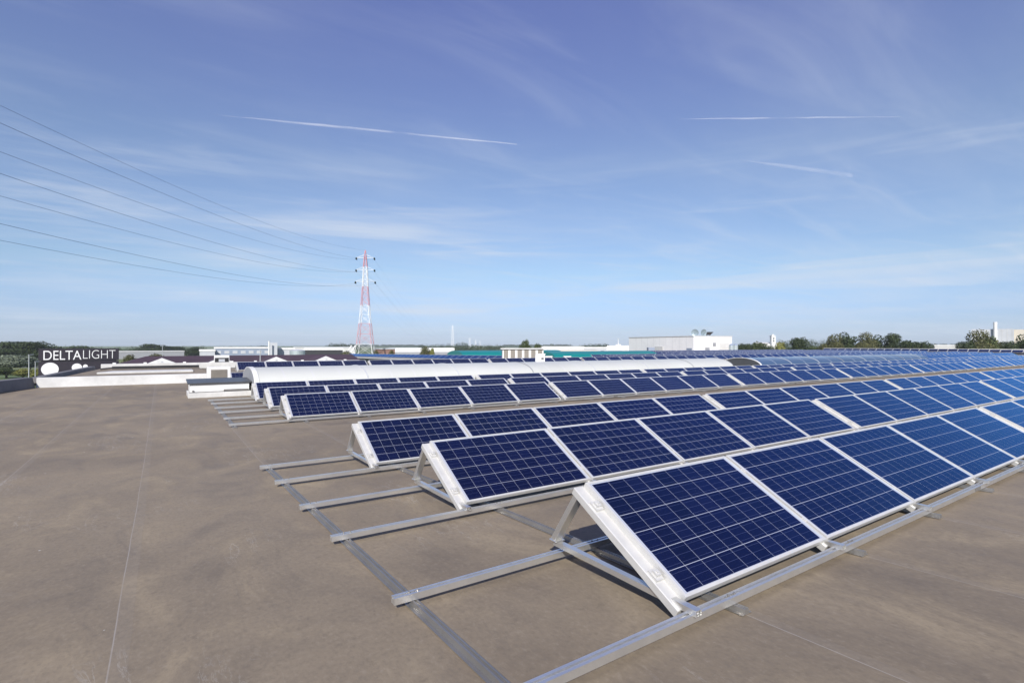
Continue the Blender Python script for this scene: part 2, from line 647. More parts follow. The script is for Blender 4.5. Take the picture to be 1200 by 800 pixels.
def ground_material():
    m, n, l, b = mat('fields')
    t = n.new('ShaderNodeTexCoord')
    vo = N(n, 'ShaderNodeTexVoronoi', Scale=0.006)
    l.new(t.outputs['Object'], vo.inputs['Vector'])
    hs = n.new('ShaderNodeSeparateColor')
    l.new(vo.outputs['Color'], hs.inputs[0])
    z = N(n, 'ShaderNodeTexNoise', Scale=0.15, Detail=8.0, Roughness=0.7)
    l.new(t.outputs['Object'], z.inputs['Vector'])
    cr = n.new('ShaderNodeValToRGB')
    cr.color_ramp.elements[0].color = (0.045, 0.075, 0.018, 1)
    cr.color_ramp.elements[1].color = (0.15, 0.15, 0.055, 1)
    e = cr.color_ramp.elements.new(0.5)
    e.color = (0.075, 0.115, 0.028, 1)
    ad = n.new('ShaderNodeMath')
    ad.operation = 'MULTIPLY_ADD'
    l.new(z.outputs['Fac'], ad.inputs[0])
    ad.inputs[1].default_value = 0.7
    mu = n.new('ShaderNodeMath')
    mu.operation = 'MULTIPLY_ADD'
    l.new(hs.outputs[0], mu.inputs[0])
    mu.inputs[1].default_value = 0.7
    mu.inputs[2].default_value = -0.2
    l.new(mu.outputs[0], ad.inputs[2])
    l.new(ad.outputs[0], cr.inputs[0])
    l.new(cr.outputs[0], b.inputs['Base Color'])
    b.inputs['Roughness'].default_value = 0.95
    return m


M['fields'] = ground_material()

# ------------------------------------------------------------------ the setting
GZ = -8.0
g = MB()
E = 5000
nn = 20
for i in range(nn + 1):
    for j in range(nn + 1):
        g.v.append((-E + 2 * E * i / nn, -E + 2 * E * j / nn, GZ))
for i in range(nn):
    for j in range(nn):
        a = i * (nn + 1) + j
        g.f.append((a, a + nn + 1, a + nn + 2, a + 1))
tag(g.build('ground', M['fields'], fix=False), kind='structure')


def zy(y):
    pts = [(-40, 0.074), (0.0, 0.074), (9.3, -0.277), (26, -0.277), (37, -0.14), (200, -0.14)]
    for (a, za), (b_, zb) in zip(pts, pts[1:]):
        if y <= b_:
            return za + (zb - za) * (y - a) / (b_ - a)
    return -0.14


def rz(x, y):
    back = -0.010 * max(0.0, y - 45) * min(1.0, max(0.0, (58 - x) / 25))
    return zy(y) + back - 0.0023 * (min(max(x, -20), 40) - 2.5)


def left_edge(y):
    return -4.38 + (y - 29.6) * 0.30


roof = MB()
ys = [-14, -6, 0, 3, 6, 9.3, 14, 20, 26, 29.62]
for y in ys:
    xs = [left_edge(y), 2.5, 20, 40, 150]
    for x in xs:
        roof.v.append((x, y, rz(x, y)))
nx = 5
for j in range(len(ys) - 1):
    for i in range(nx - 1):
        a = j * nx + i
        roof.f.append((a, a + 1, a + nx + 1, a + nx))
# rear field (to the right of the raised roof), and the outer walls
b0 = len(roof.v)
for (xs_, ys2) in (((2.3, 12, 29), [29.62, 33, 37, 45]), ((29, 40, 150), [29.62, 33, 37, 45, 110])):
    b0 = len(roof.v)
    for y in ys2:
        for x in xs_:
            roof.v.append((x, y, rz(x, y)))
    for j in range(len(ys2) - 1):
        for i in range(2):
            a = b0 + j * 3 + i
            roof.f.append((a, a + 1, a + 4, a + 3))
roof_walls = MB()
loop = [(left_edge(29.62), 29.62), (left_edge(-14), -14), (150, -14), (150, 110), (29, 110), (29, 45), (2.3, 45), (2.3, 29.62)]
for (xa, ya), (xb, yb) in zip(loop, loop[1:]):
    roof_walls.add([(xa, ya, GZ), (xb, yb, GZ), (xb, yb, rz(xb, yb)), (xa, ya, rz(xa, ya))], [(0, 1, 2, 3)])
tag(roof.build('roof', M['roof'], fix=False), kind='structure')
tag(roof_walls.build('roof_walls', M['dark_grey'], fix=False), kind='structure')

ke = MB()
for (ya, yb) in ((45.2, 77), (77, 109)):
    za, zb = rz(29, ya) + 0.10, rz(29, yb) + 0.10
    ke.prism([(28.6, ya, za - 0.16), (28.6, yb, zb - 0.16), (28.6, yb, zb), (28.6, ya, za)], (0.36, 0, 0))
tag(ke.build('parapet', M['off_white']), 'white kerb below the row of sideways panels', 'parapet')

# the raised roof behind, with its kerbs
r2 = MB()
r2.prism([(-4.45, 29.95, GZ), (2.25, 29.95, GZ), (2.25, 44.0, GZ), (-3.35, 44.0, GZ)], (0, 0, 8.0))
tag(r2.build('raised_roof', M['roof']), kind='structure')
r3 = MB()
r3.prism([(-2.5, 44.4, GZ), (30, 112, GZ), (-14, 112, GZ), (-3, 60, GZ)][:0] or
         [(-3.2, 44.35, GZ), (2.2, 44.35, GZ), (2.2, 64, GZ), (-3.0, 64, GZ)], (0, 0, 7.4))
tag(r3.build('lower_roof', M['grey']), kind='structure')


def slanted_wall(name, pts, h, t, m, label, lean=0.0, zbase=None):
    """low roof kerb along pts, inner face leaning outwards"""
    mb = MB()
    for (xa, ya), (xb, yb) in zip(pts, pts[1:]):
        za, zb = (rz(xa, ya), rz(xb, yb)) if zbase is None else (zbase, zbase)
        d = Vector((xb - xa, yb - ya, 0)).normalized()
        nrm = Vector((-d.y, d.x, 0))
        vs = []
        for (x, y, z0) in ((xa, ya, za), (xb, yb, zb)):
            p = Vector((x, y, z0))
            vs += [p + Vector((0, 0, -0.15)), p + nrm * lean + Vector((0, 0, h)), p + nrm * (lean + t) + Vector((0, 0, h)),
                   p + nrm * (lean + t) + Vector((0, 0, -0.15))]
        mb.add(vs, [(0, 1, 2, 3), (7, 6, 5, 4), (0, 4, 5, 1), (1, 5, 6, 2), (2, 6, 7, 3), (3, 7, 4, 0)])
    return tag(mb.build(name, m, bevel=0.015), label, 'parapet')


slanted_wall('parapet', [(-4.38, 29.55), (2.25, 29.55)], 0.42, 0.36, M['white_wall'],
             'long low white kerb wall at the far end of the brown roof', 0.10)
slanted_wall('parapet', [(left_edge(-13.8), -13.8), (left_edge(12), 12), (left_edge(29.6), 29.6)], 0.44, 0.35, M['parapet'],
             'dark grey parapet along the left edge of the brown roof', 0.12)
slanted_wall('parapet', [(-4.36, 29.98), (-4.1, 35), (-3.55, 43.9)], 0.19, 0.3, M['parapet'],
             'dark narrow kerb edging the raised roof below the big sign', 0.05, 0.0)
pw = slanted_wall('parapet', [(-3.3, 43.9), (2.2, 43.9), (14, 43.9)], 0.26, 0.3, M['white_wall'],
                  'white coping wall across the back of the raised roof', 0.0, 0.06)
for x in (-2.6, -0.9, 1.4, 3.1, 4.4, 6.0, 7.7, 9.4, 11.1, 12.8):
    cp = MB()
    cp.box(x - 0.09, x + 0.09, 43.95, 44.13, 0.32, 0.40)
    cp.build('cap', M['white'], pw)
ct = MB()  # plain black bar with a thin left end, in front of the coping wall
ct.bar((-2.6, 42.2, 0.13), (2.2, 42.2, 0.13), 0.25, 0.16)
ct.tube([(-3.2, 42.2, 0.06), (-2.6, 42.2, 0.12)], 0.05)
tag(ct.build('black_bar', M['black']), 'long black bar lying in front of the white coping wall', 'cable tray')
wd = MB()
wd.prism([(-2.9, 36.2, 0), (1.6, 36.2, 0), (1.6, 38.0, 0), (-2.3, 38.0, 0)], (0, 0, 0.10))
tag(wd.build('roof_duct', M['white_wall'], bevel=0.01), 'flat white strip lying on the grey raised roof', 'roof duct')

# ------------------------------------------------------------------ solar panels
TILT = R(28.87)
PL, PW, PITCH, GAP = 1.662, 0.99, 1.685, 0.25
FH = 0.040
fw = 0.020
fr = MB()
for (x0, x1, y0, y1) in ((0, PL, 0, fw), (0, PL, PW - fw, PW), (0, fw, fw, PW - fw), (PL - fw, PL, fw, PW - fw)):
    fr.box(x0, x1, y0, y1, 0, FH)
ME_FRAME = fr.mesh('frame', M['alu_white'])
cs = MB()
cs.box(fw - 0.004, PL - fw + 0.004, fw - 0.004, PW - fw + 0.004, 0.027, 0.0345)
ME_CELLS = cs.mesh('cell_sheet', M['cells'])


def panel_proto():
    t = empty('solar_panel', (0, 0, 0))
    link('frame', ME_FRAME, t)
    link('cell_sheet', ME_CELLS, t)
    return t


# triangular bracket: local origin on the roof at the panel's front edge, y to the rear
ct_, st_ = math.cos(TILT), math.sin(TILT)
ZB = 0.1358            # front top edge of the panel above the roof
DYF, DYR = -0.068, 1.133


def slope(s, n_):
    """point on the slope: s metres up it, n_ metres off its top face"""
    return Vector((0, s * ct_ - n_ * st_, ZB + s * st_ + n_ * ct_))


BW = 0.088
bk_beam = MB()
a, b_ = slope(-0.035, -FH - 0.029), slope(1.0, -FH - 0.029)
bk_beam.bar(a, b_, BW, 0.056, up=(0, -st_, ct_))
ME_BEAM = bk_beam.mesh('slanted_beam', M['alu_white'], bevel=0.004)
ME_CLAMPS = []
for s in (0.20, 0.79):
    bk_cl = MB()
    bk_cl.bar(slope(s - 0.040, -FH + 0.008), slope(s + 0.040, -FH + 0.008), 0.062, 0.018, up=(0, -st_, ct_))
    bk_cl.bar(slope(s - 0.020, -FH + 0.026), slope(s + 0.020, -FH + 0.026), 0.040, 0.018, up=(0, -st_, ct_))
    bk_cl.bar(slope(s - 0.008, -FH + 0.040), slope(s + 0.008, -FH + 0.040), 0.015, 0.010, up=(0, -st_, ct_))
    ME_CLAMPS.append(bk_cl.mesh('clamp', M['alu_white']))
bk_post = MB()
bk_post.bar((0, DYR + 0.02, 0.128), (0, 0.955 * ct_ + 0.03, ZB + 0.955 * st_ - 0.045), 0.074, 0.044, up=(0, 1, 0.2))
bk_post.box(-0.045, 0.045, DYR - 0.035, DYR + 0.05, 0.1235, 0.132)
ME_POST = bk_post.mesh('rear_post', M['alu'], bevel=0.003)
bk_base = MB()
# hollow square tube with an open front end
y0, y1, z0, z1, tw, hw = DYF - 0.05, DYR + 0.02, 0.086, 0.122, 0.004, 0.024
bk_base.box(-hw, hw, y0, y1, z0, z0 + tw).box(-hw, hw, y0, y1, z1 - tw, z1)
bk_base.box(-hw, -hw + tw, y0, y1, z0 + tw, z1 - tw).box(hw - tw, hw, y0, y1, z0 + tw, z1 - tw)
bk_base.box(-0.012, 0.012, y0 + 0.012, y0 + 0.02, z0 + 0.008, z1 - 0.008)
ME_BASE = bk_base.mesh('base_bar', M['alu'])


def bracket_proto():
    t = empty('triangle_bracket', (0, 0, 0))
    link('slanted_beam', ME_BEAM, t)
    link('rear_post', ME_POST, t)
    link('base_bar', ME_BASE, t)
    for q_ in ME_CLAMPS:
        link('clamp', q_, t)
    return t


PANEL, BRACKET = panel_proto(), bracket_proto()
used = {'p': False, 'b': False}


def new_panel():
    if used['p']:
        return copy_tree(PANEL)
    used['p'] = True
    return PANEL


def new_bracket():
    if used['b']:
        return copy_tree(BRACKET)
    used['b'] = True
    return BRACKET


def panel_xs(x0, xmax):
    """[(x, block, index in block)]"""
    out, x, blk, k = [], x0, 0, 0
    while x < xmax:
        out.append((x, blk, k))
        k += 1
        x += PITCH
        if k == (5 if blk == 0 else 6):
            blk, k, x = blk + 1, 0, x + GAP
    return out


def place(x, blk, k, what, row):
    if blk == 0:
        return f'{what} {ORD[k]} from the left end of {row}'
    return f'{what} {ORD[k]} after the {ORD[blk - 1]} gap in {row}'


YROW = [1.958, 4.576, 7.189, 13.483, 16.075, 18.613]
ROWN = ['the front row', 'the second row', 'the third row', 'the fourth row behind the walkway', 'the fifth row',
        'the sixth row before the rooflight']
XEND = [13.5, 28, 42, 75, 86, 98]
BRK = [13.5, 28, 42, 75, 40, 40]
for r, (y, nm, xe) in enumerate(zip(YROW, ROWN, XEND)):
    x0 = 2.538 if r < 3 else 2.63
    pl = panel_xs(x0, xe)
    for i, (x, blk, k) in enumerate(pl):
        z = rz(x + 0.8, y)
        o = new_panel()
        jit = (random.uniform(-1, 1) * 0.0025, random.uniform(-1, 1) * 0.0025)
        o.location = (x, y + FH * st_, z + ZB - FH * ct_ + jit[0])
        o.rotation_euler = (TILT + jit[1], 0.0023, 0)
        tag(o, place(x, blk, k, 'blue solar panel', nm), 'solar panel', 'solar panels standing in rows on the roof')
        if x < BRK[r]:
            first = k == 0
            b = new_bracket()
            b.location = (x - (0.040 if first else (PITCH - PL) / 2), y, z)
            tag(b, place(x, blk, k, 'aluminium triangle bracket', nm), 'bracket', 'triangle brackets under the panels')
            if k == (4 if blk == 0 else 5):      # closing bracket before a gap
                b = new_bracket()
                b.location = (x + PL + 0.012, y, z)
                tag(b, f'aluminium triangle bracket closing the {ORD[blk]} block of panels in {nm}', 'bracket',
                    'triangle brackets under the panels')

# the row showing above the white rooflight, the sideways row behind it
def z_g(x, y):
    return rz(x, y)


G_END = 4.05 + 0.0
for i, (x, blk, k) in enumerate(panel_xs(4.05, 118)):
    y = 37.0
    o = new_panel()
    o.location = (x, y, z_g(x, y) + 0.13)
    o.rotation_euler = (TILT, 0, 0)
    tag(o, place(x, blk, k, 'blue solar panel', 'the row over the white rooflight'), 'solar panel',
        'solar panels standing in rows on the roof')
gb = MB()
for i, (x, blk, k) in enumerate(panel_xs(4.05, 60)):
    b = new_bracket() if i < 12 else None
    if b:
        b.location = (x - 0.012, 37.0, rz(x, 37) - 0.005)
        tag(b, place(x, blk, k, 'aluminium triangle bracket', 'the row over the white rooflight'), 'bracket',
            'triangle brackets under the panels')
for i in range(33):
    y = 47.4 + i * PITCH
    o = new_panel()
    o.location = (30.2, y + PL, rz(30, y) + 0.14)
    o.rotation_euler = (TILT, 0, -math.pi / 2)
    tag(o, f'solar panel turned sideways, {ORD[i]} from the near end of its own row', 'solar panel', 'solar panels turned sideways')
o = new_panel()
o.location = (2.63, 26.2, rz(2.6, 26.2) + 0.1)
o.rotation_euler = (TILT, 0, 0)
tag(o, 'single blue solar panel end glimpsed between white rooflight and louvred cabinet', 'solar panel',
    'solar panels standing in rows on the roof')


def far_rows(name, label, spec, sideways=False):
    """remaining far panels as one mass: frames and cell sheets"""
    root = empty(name, (0, 0, 0))
    tag(root, label, 'solar panels', 'far solar panels', 'stuff')
    fm, cm = MB(), MB()
    for (x0, x1, y) in spec:
        for (x, blk, k) in panel_xs(x0, x1):
            if sideways:
                Mx = Matrix.Translation((x0, 0, 0))
            Mx = Matrix.Translation((x, y, rz(x, y) + 0.11)) @ Matrix.Rotation(TILT, 4, 'X')
            for q in ((0, PL, 0, fw), (0, PL, PW - fw, PW), (0, fw, fw, PW - fw), (PL - fw, PL, fw, PW - fw)):
                fm.box(*q, 0, FH, M=Mx)
            cm.box(fw - 0.004, PL - fw + 0.004, fw - 0.004, PW - fw + 0.004, 0.027, 0.0345, M=Mx)
    fm.build('frame', M['alu_white'], root, fix=False)
    cm.build('cell_sheet', M['far_cells'], root, fix=False)
    return root


# far cells: same colours, no grid (a cell is far below a pixel there)
m, n, l, b = mat('far_solar_cells')
t = n.new('ShaderNodeNewGeometry')
mx = n.new('ShaderNodeMix')
mx.data_type = 'RGBA'
l.new(t.outputs['Random Per Island'], mx.inputs[0])
setc(mx.inputs[6], (0.007, 0.011, 0.040))
setc(mx.inputs[7], (0.010, 0.017, 0.060))
l.new(mx.outputs[2], b.inputs['Base Color'])
gloss(m, n, l, b)
M['far_cells'] = m
far_rows('solar_panel_rows', 'mass of far solar panel rows beyond the rooflights, too small to count',
         [(62, 124, 26.2), (62, 124, 28.8), (66, 125, 31.4), (70, 126, 34.2), (40, 127, 39.8), (40, 128, 42.6), (45, 129, 45.4),
          (45, 130, 48.2), (66, 131, 51.0), (66, 132, 53.8), (67, 133, 57.0), (68, 134, 60.5), (70, 136, 64.5), (72, 137, 69.0), (75, 138, 74.0)])
# sideways row along the far right edge of the roof
w2 = empty('solar_panel_rows', (0, 0, 0))
tag(w2, 'far row of solar panels turned sideways along the right end of the roof', 'solar panels', 'far solar panels', 'stuff')
fm, cm, rg = MB(), MB(), MB()
for i in range(23):
    y = 27.0 + i * PITCH
    Mx = Matrix.Translation((139.2, y + PL, rz(140, y) + 0.42)) @ Matrix.Rotation(-math.pi / 2, 4, 'Z') @ Matrix.Rotation(TILT, 4, 'X')
    for q in ((0, PL, 0, fw), (0, PL, PW - fw, PW), (0, fw * 2, fw, PW - fw), (PL - fw * 2, PL, fw, PW - fw)):
        fm.box(*q, 0, FH, M=Mx)
    cm.box(fw, PL - fw, fw, PW - fw, 0.027, 0.0345, M=Mx)
fm.build('frame', M['alu_white'], w2, fix=False)
cm.build('cell_sheet', M['far_cells'], w2, fix=False)
rk = MB()
rk.box(140.4, 140.9, 26.0, 66.0, -0.4, 0.78)
tag(rk.build('parapet', M['white_wall']), 'white coping behind the sideways panels at the right end of the roof', 'parapet')

# ------------------------------------------------------------------ rails
XR = 1.19
bo_ = MB()
bo_.tube([(0, 0, 0), (0, 0, 0.012), (0, 0, 0.0121), (0, 0, 0.018)], [0.010, 0.010, 0.006, 0.006], 6)
ME_BOLT = bo_.mesh('bolt', M['alu_dull'])


def rail(y, x1, label, xs0=XR, xr_z=True):
    mb = MB()
    xs = [xs0]
    x = xs0 + 6.1
    while x < x1:
        xs.append(x)
        x += 6.1
    xs.append(x1)
    # C-profile rail, 50 x 45 mm with a slot in the top
    for xa, xb in zip(xs, xs[1:]):
        xa += 0.004
        za, zb = rz(xa, y) + 0.041, rz(xb, y) + 0.041
        prof = [(-0.027, 0), (0.027, 0), (0.027, 0.043), (0.008, 0.043), (0.008, 0.030), (-0.008, 0.030), (-0.008, 0.043), (-0.027, 0.043)]
        n_ = len(prof)
        vs = [(xa, y + p, za + q) for p, q in prof] + [(xb, y + p, zb + q) for p, q in prof]
        mb.add(vs, [tuple(range(n_)), tuple(range(2 * n_ - 1, n_ - 1, -1))] + [(i, (i + 1) % n_, (i + 1) % n_ + n_, i + n_) for i in range(n_)])
    o = mb.build('mounting_rail', M['alu'])
    tag(o, label, 'rail', 'rails carrying the panel rows')
    for x in xs[1:-1]:
        z = rz(x, y)
        q = MB()
        q.box(x - 0.09, x + 0.09, y - 0.031, y - 0.0275, z + 0.046, z + 0.080)
        q.build('splice_plate', M['alu_dull'], o)
    for k in range(9):
        x = 1.33 + 1.55 * k
        if x > x1:
            break
        for dx in (-0.028, 0.028):
            link('bolt', ME_BOLT, o, (x + dx, y + (0.0 if dx > 0 else 0.006), rz(x, y) + 0.072))


SHORT = ['front', 'second', 'third', 'fourth', 'fifth', 'sixth']
for r, (y, xe) in enumerate(zip(YROW, XEND)):
    x0 = XR if r < 3 else XR + 0.09
    rail(y + DYF, min(xe + 2, 100), f'aluminium rail under the front edge of the {SHORT[r]} panel row', x0)
    rail(y + DYR, min(xe + 2, 60 if r < 3 else 100), f'aluminium rail under the back edge of the {SHORT[r]} panel row', x0)


def cross_rail(x, y0, y1, label):
    mb = MB()
    ysx = [y0, 9.3, y1] if y0 < 9.3 < y1 else [y0, y1]
    prof = [(-0.046, 0.004), (-0.046, 0.008), (-0.022, 0.009), (-0.018, 0.037), (-0.008, 0.038), (-0.006, 0.030), (0.006, 0.030), (0.008, 0.038), (0.018, 0.037),
            (0.022, 0.009), (0.046, 0.008), (0.046, 0.004)]
    n_ = len(prof)
    for ya, yb in zip(ysx, ysx[1:]):
        vs = [(x + p, ya, rz(x, ya) + q) for p, q in prof] + [(x + p, yb, rz(x, yb) + q) for p, q in prof]
        mb.add(vs, [tuple(range(n_)), tuple(range(2 * n_ - 1, n_ - 1, -1))] + [(i, (i + 1) % n_, (i + 1) % n_ + n_, i + n_) for i in range(n_)])
    o = mb.build('cross_rail', M['alu_dull'])
    tag(o, label, 'rail', 'flat cross rails lying on the roof')


for k in range(9):
    cross_rail(1.33 + 1.55 * k, 1.79, 8.42, f'flat dull cross rail, {ORD[k]} from the left beneath the three front panel rows')
for k in range(12):
    cross_rail(1.40 + 1.55 * k, 13.22, 19.95, f'flat dull cross rail, {ORD[k]} from the left beneath the rows behind the walkway')


# ------------------------------------------------------------------ rooflights
def barrel(name, x0, x1, yc, half, zcurb, rise, m_shell, m_end, label, curb_h=0.36, zdrop=0.0, ribs=True, curb_m=None):
    L = x1 - x0
    root = empty(name, (x0, yc, zcurb - curb_h), (0, math.atan2(zdrop, L), 0))
    n_ = 18
    arc = []
    for i in range(n_ + 1):
        a = math.pi * i / n_
        arc.append((-half * math.cos(a), curb_h + rise * math.sin(a) ** 0.9))
    sh = MB()
    nl = max(2, int(L / 2.1))
    for j in range(nl + 1):
        for (y, z) in arc:
            sh.v.append((L * j / nl, y, z))
    for j in range(nl):
        for i in range(n_):
            a = j * (n_ + 1) + i
            sh.f.append((a, a + n_ + 1, a + n_ + 2, a + 1))
    sh.build('shell', m_shell, root, smooth=True, fix=False)
    for xe, e in ((-0.01, 0), (L - 0.02, 1)):
        en = MB()
        en.prism([(xe, y, z) for y, z in arc], (0.03, 0, 0))
        en.build('end_wall', m_end, root)
    cb = MB()
    cb.box(-0.02, L + 0.02, -half - 0.08, -half + 0.02, -0.3, curb_h)
    cb.box(-0.02, L + 0.02, half - 0.02, half + 0.08, -0.3, curb_h)
    cb.box(-0.02, 0.06, -half + 0.02, half - 0.02, -0.3, curb_h)
    cb.box(L - 0.06, L + 0.02, -half + 0.02, half - 0.02, -0.3, curb_h)
    cb.build('curb', curb_m or M['white_wall'], root)
    if ribs:
        rb = MB()
        pts = [(y * 1.012, curb_h + (z - curb_h) * 1.02) for y, z in arc]
        rb2 = MB()
        for (ya, za), (yb, zb) in zip(pts, pts[1:]):
            rb.bar((0.06, ya, za), (0.06, yb, zb), 0.16, 0.03)
        rb.build('end_rib', M['white'], root)
        for j in range(1, int(L / 4.2) + 1):
            q = MB()
            for (ya, za), (yb, zb) in zip(pts, pts[1:]):
                q.bar((4.2 * j, ya, za), (4.2 * j, yb, zb), 0.045, 0.022)
            q.build('glazing_bar', M['light_grey' if j % 3 else 'grey'], root)
    return tag(root, label, 'rooflight')


barrel('barrel_rooflight', 2.84, 32.3, 22.6, 1.62, 0.06, 0.66, M['opal'], M['grey'],
       'long white barrel vaulted rooflight right behind the sixth row of panels', zdrop=0.06)
barrel('barrel_rooflight', 35.6, 67, 22.6, 1.62, -0.02, 0.66, M['clear'], M['dark_grey'],
       'shiny bluish barrel rooflight with dark end wall, beyond the white one', zdrop=0.02)
barrel('barrel_rooflight', 43.5, 64, 57.0, 2.6, -0.15, 0.85, M['teal'], M['teal'],
       'bright teal barrel rooflight in front of the white building with dishes', curb_h=0.5, ribs=False)
barrel('barrel_rooflight', 36.7, 56, 70.0, 2.6, -0.2, 0.95, M['teal'], M['teal'],
       'teal barrel rooflight left of the tall louvred cabinet', curb_h=0.5, ribs=False)

# smoke hatch
h = empty('smoke_hatch', (0.80, 21.55, rz(1, 21.5)))
tag(h, 'low white smoke hatch box with dark top left of the rooflight', 'roof hatch')
q = MB()
q.box(0, 2.0, 0, 1.5, -0.05, 0.17)
q.build('curb', M['white_wall'], h, bevel=0.01)
q = MB()
q.prism([(0.06, 0.10, 0.19), (0.06, 1.42, 0.19), (0.06, 1.42, 0.55), (0.06, 0.10, 0.47)], (1.88, 0, 0))
q.build('box', M['white'], h, bevel=0.01)
q = MB()
q.prism([(-0.02, 0.03, 0.475), (-0.02, 1.48, 0.555), (-0.02, 1.48, 0.60), (-0.02, 0.03, 0.52)], (2.04, 0, 0))
q.build('lid', M['dark_grey'], h, bevel=0.006)
q = MB()
q.box(0.03, 1.97, 0.06, 0.10, 0.165, 0.19)
q.box(1.1, 1.9, 0.03, 0.09, 0.20, 0.26)
q.box(0.12, 0.17, 0.06, 0.105, 0.21, 0.26)
q.build('hinge_bar', M['alu_dull'], h)


# louvred cabinets
def cabinet(name, loc, rot, w, d, hh, nl, label, m_l, roof_over=0.06, cat='air unit', frame=0.12):
    root = empty(name, loc, (0, 0, rot))
    tag(root, label, cat)
    q = MB()
    q.box(-w / 2, w / 2, 0, d, 0, hh)
    q.build('housing', M['white'], root, bevel=0.01)
    q = MB()
    q.box(-w / 2 - roof_over, w / 2 + roof_over, -roof_over, d + roof_over, hh + 0.002, hh + 0.09)
    q.build('cover', M['white'], root, bevel=0.01)
    pw_ = w / nl
    for k in range(nl):
        x0 = -w / 2 + pw_ * (k + 0.5 * frame)
        x1 = -w / 2 + pw_ * (k + 1 - 0.5 * frame)
        q = MB()
        z = 0.12 * hh
        while z < hh * 0.92:
            q.prism([(x0, -0.004, z), (x0, -0.022, z), (x0, -0.004, z + 0.05 * hh)], (x1 - x0, 0, 0))
            z += 0.055 * hh
        q.box(x0, x1, -0.003, 0.0 - 0.001, 0.11 * hh, 0.95 * hh)
        q.build('louvre', m_l, root)
    return root


x, y = bearing(257, 25)
cabinet('louvred_cabinet', (x, y, rz(x, y)), 0, 0.98, 0.6, 0.70, 1, 'small white cabinet with brown louvre behind the smoke hatch', M['louvre'],
        0.0, frame=0.3)
x, y = bearing(613, 52)
cabinet('louvred_cabinet', (x, y, rz(x, y)), -YAW + R(4), 4.1, 1.6, 1.38, 6, 'tall white cabinet with six brown louvres beside the teal rooflight',
        M['louvre'], 0.18, frame=0.34)
x, y = bearing(633, 29)
ub = empty('vent_box', (x, y, rz(x, y)), (0, 0, -YAW))
tag(ub, 'small plain white vent box right below the six louvred cabinet', 'vent box')
q = MB()
q.box(-0.26, 0.26, 0, 0.4, -0.1, 1.36)
q.box(-0.10, 0.30, 0.05, 0.35, 1.362, 1.42)
q.build('housing', M['white'], ub, bevel=0.008)
q = MB()
q.tube([(-0.08, -0.012, 0.86), (-0.08, 0.0, 0.86)], 0.07, 12)
q.box(0.06, 0.2, -0.006, -0.001, 1.1, 1.2)
q.build('vent', M['dark_grey'], ub)
for u, lab in ((643, 'small white extractor box left of the teal barrel rooflight'),
               (665, 'white extractor box with grey fan in front of the teal rooflight')):
    x, y = bearing(u, 53)
    c = cabinet('extractor', (x, y, rz(x, y)), -YAW, 0.72, 0.6, 0.58, 1, lab, M['grey'], 0.03, 'extractor', 0.9)
    q = MB()
    q.tube([(0.15, -0.03, 0.3), (0.15, -0.002, 0.3)], 0.17, 14)
    q.build('fan', M['grey'], c)
x, y = bearing(260, 48)
c = empty('air_conditioner', (x, y, -0.30), (0, 0, -R(6)))
tag(c, 'white rooftop air conditioner with dark front before the second white gable', 'air conditioner')
q = MB()
q.box(-0.62, 0.62, 0, 0.7, 0.0, 0.95)
q.build('housing', M['white'], c, bevel=0.02)
q = MB()
q.box(-0.56, 0.56, -0.02, -0.002, 0.05, 0.72)
q.build('grille', M['black'], c)
q = MB()
q.box(-0.25, 0.25, -0.035, -0.022, 0.35, 0.6)
q.build('plate', M['light_grey'], c)

# hall with maroon roof and white gables
hall = empty('gabled_hall', (0, 70, 0))
tag(hall, 'low hall with maroon roof and four white gables behind the raised roof', 'hall')
q = MB()
q.box(-4.9, 23, 0.5, 14, GZ, -0.9)
q.build('wall', M['off_white'], hall)
q = MB()
zt, zb = 0.22, -1.0
q.add([(-5.2, 0.2, zb), (23.4, 0.2, zb), (23.4, 7.2, zt), (-1.5, 7.2, zt), (-5.2, 14.2, zb), (23.4, 14.2, zb)],
      [(0, 1, 2, 3), (3, 2, 5, 4), (0, 3, 4), (1, 5, 2)])
q.build('roof', M['dark_roof'], hall)
for k, xx in enumerate((0.1, 5.8, 11.7, 17.6)):
    q = MB()
    q.prism([(xx - 2.55, -1.2, -0.95), (xx + 2.55, -1.2, -0.95), (xx, -1.2, 0.16)], (0, 0.35, 0))
    q.box(xx - 2.5, xx + 2.5, -1.15, -0.9, GZ, -0.955)
    gb = q.build('gable', M['white'], hall)
    q = MB()
    q.prism([(xx - 2.5, -0.84, -0.98), (xx + 2.5, -0.84, -0.98), (xx, -0.84, 0.10)], (0, 5.6, 0))
    q.build('gable_roof', M['dark_roof'], gb)
    q = MB()
    q.box(xx - 0.10, xx + 0.10, -1.22, -1.203, -0.32, -0.20)
    q.build('vent', M['light_grey'], gb)

# ------------------------------------------------------------------ the big sign
SD = 78.0
x, y = bearing(94, SD)
ang = -math.atan2(x, y)
sg = empty('billboard', (x, y, 0), (0, 0, ang))
tag(sg, 'dark purple billboard reading DELTALIGHT above white discs at the left', 'sign')
k = SD / FPX
CK = 0.772          # cosine of the sign's bearing off the camera axis
sw = 94 * k / 2 * CK
q = MB()
q.box(-sw, sw, 0, 0.5, hgt(422.3, SD), hgt(408.3, SD))
q.build('board', M['sign'], sg, bevel=0.02)
q = MB()
q.box(-sw, sw, 0.02, 0.5, hgt(442, SD), hgt(423.2, SD))
lb = q.build('board', M['sign'], sg, bevel=0.02)
q = MB()
q.box(-sw + 0.3, sw - 0.3, 0.08, 0.4, hgt(423.3, SD), hgt(422.2, SD))
for xx in (-sw + 0.8, 0, sw - 0.8):
    q.box(xx - 0.2, xx + 0.2, 0.1, 0.4, GZ, hgt(441.5, SD))
q.build('post', M['black'], sg)
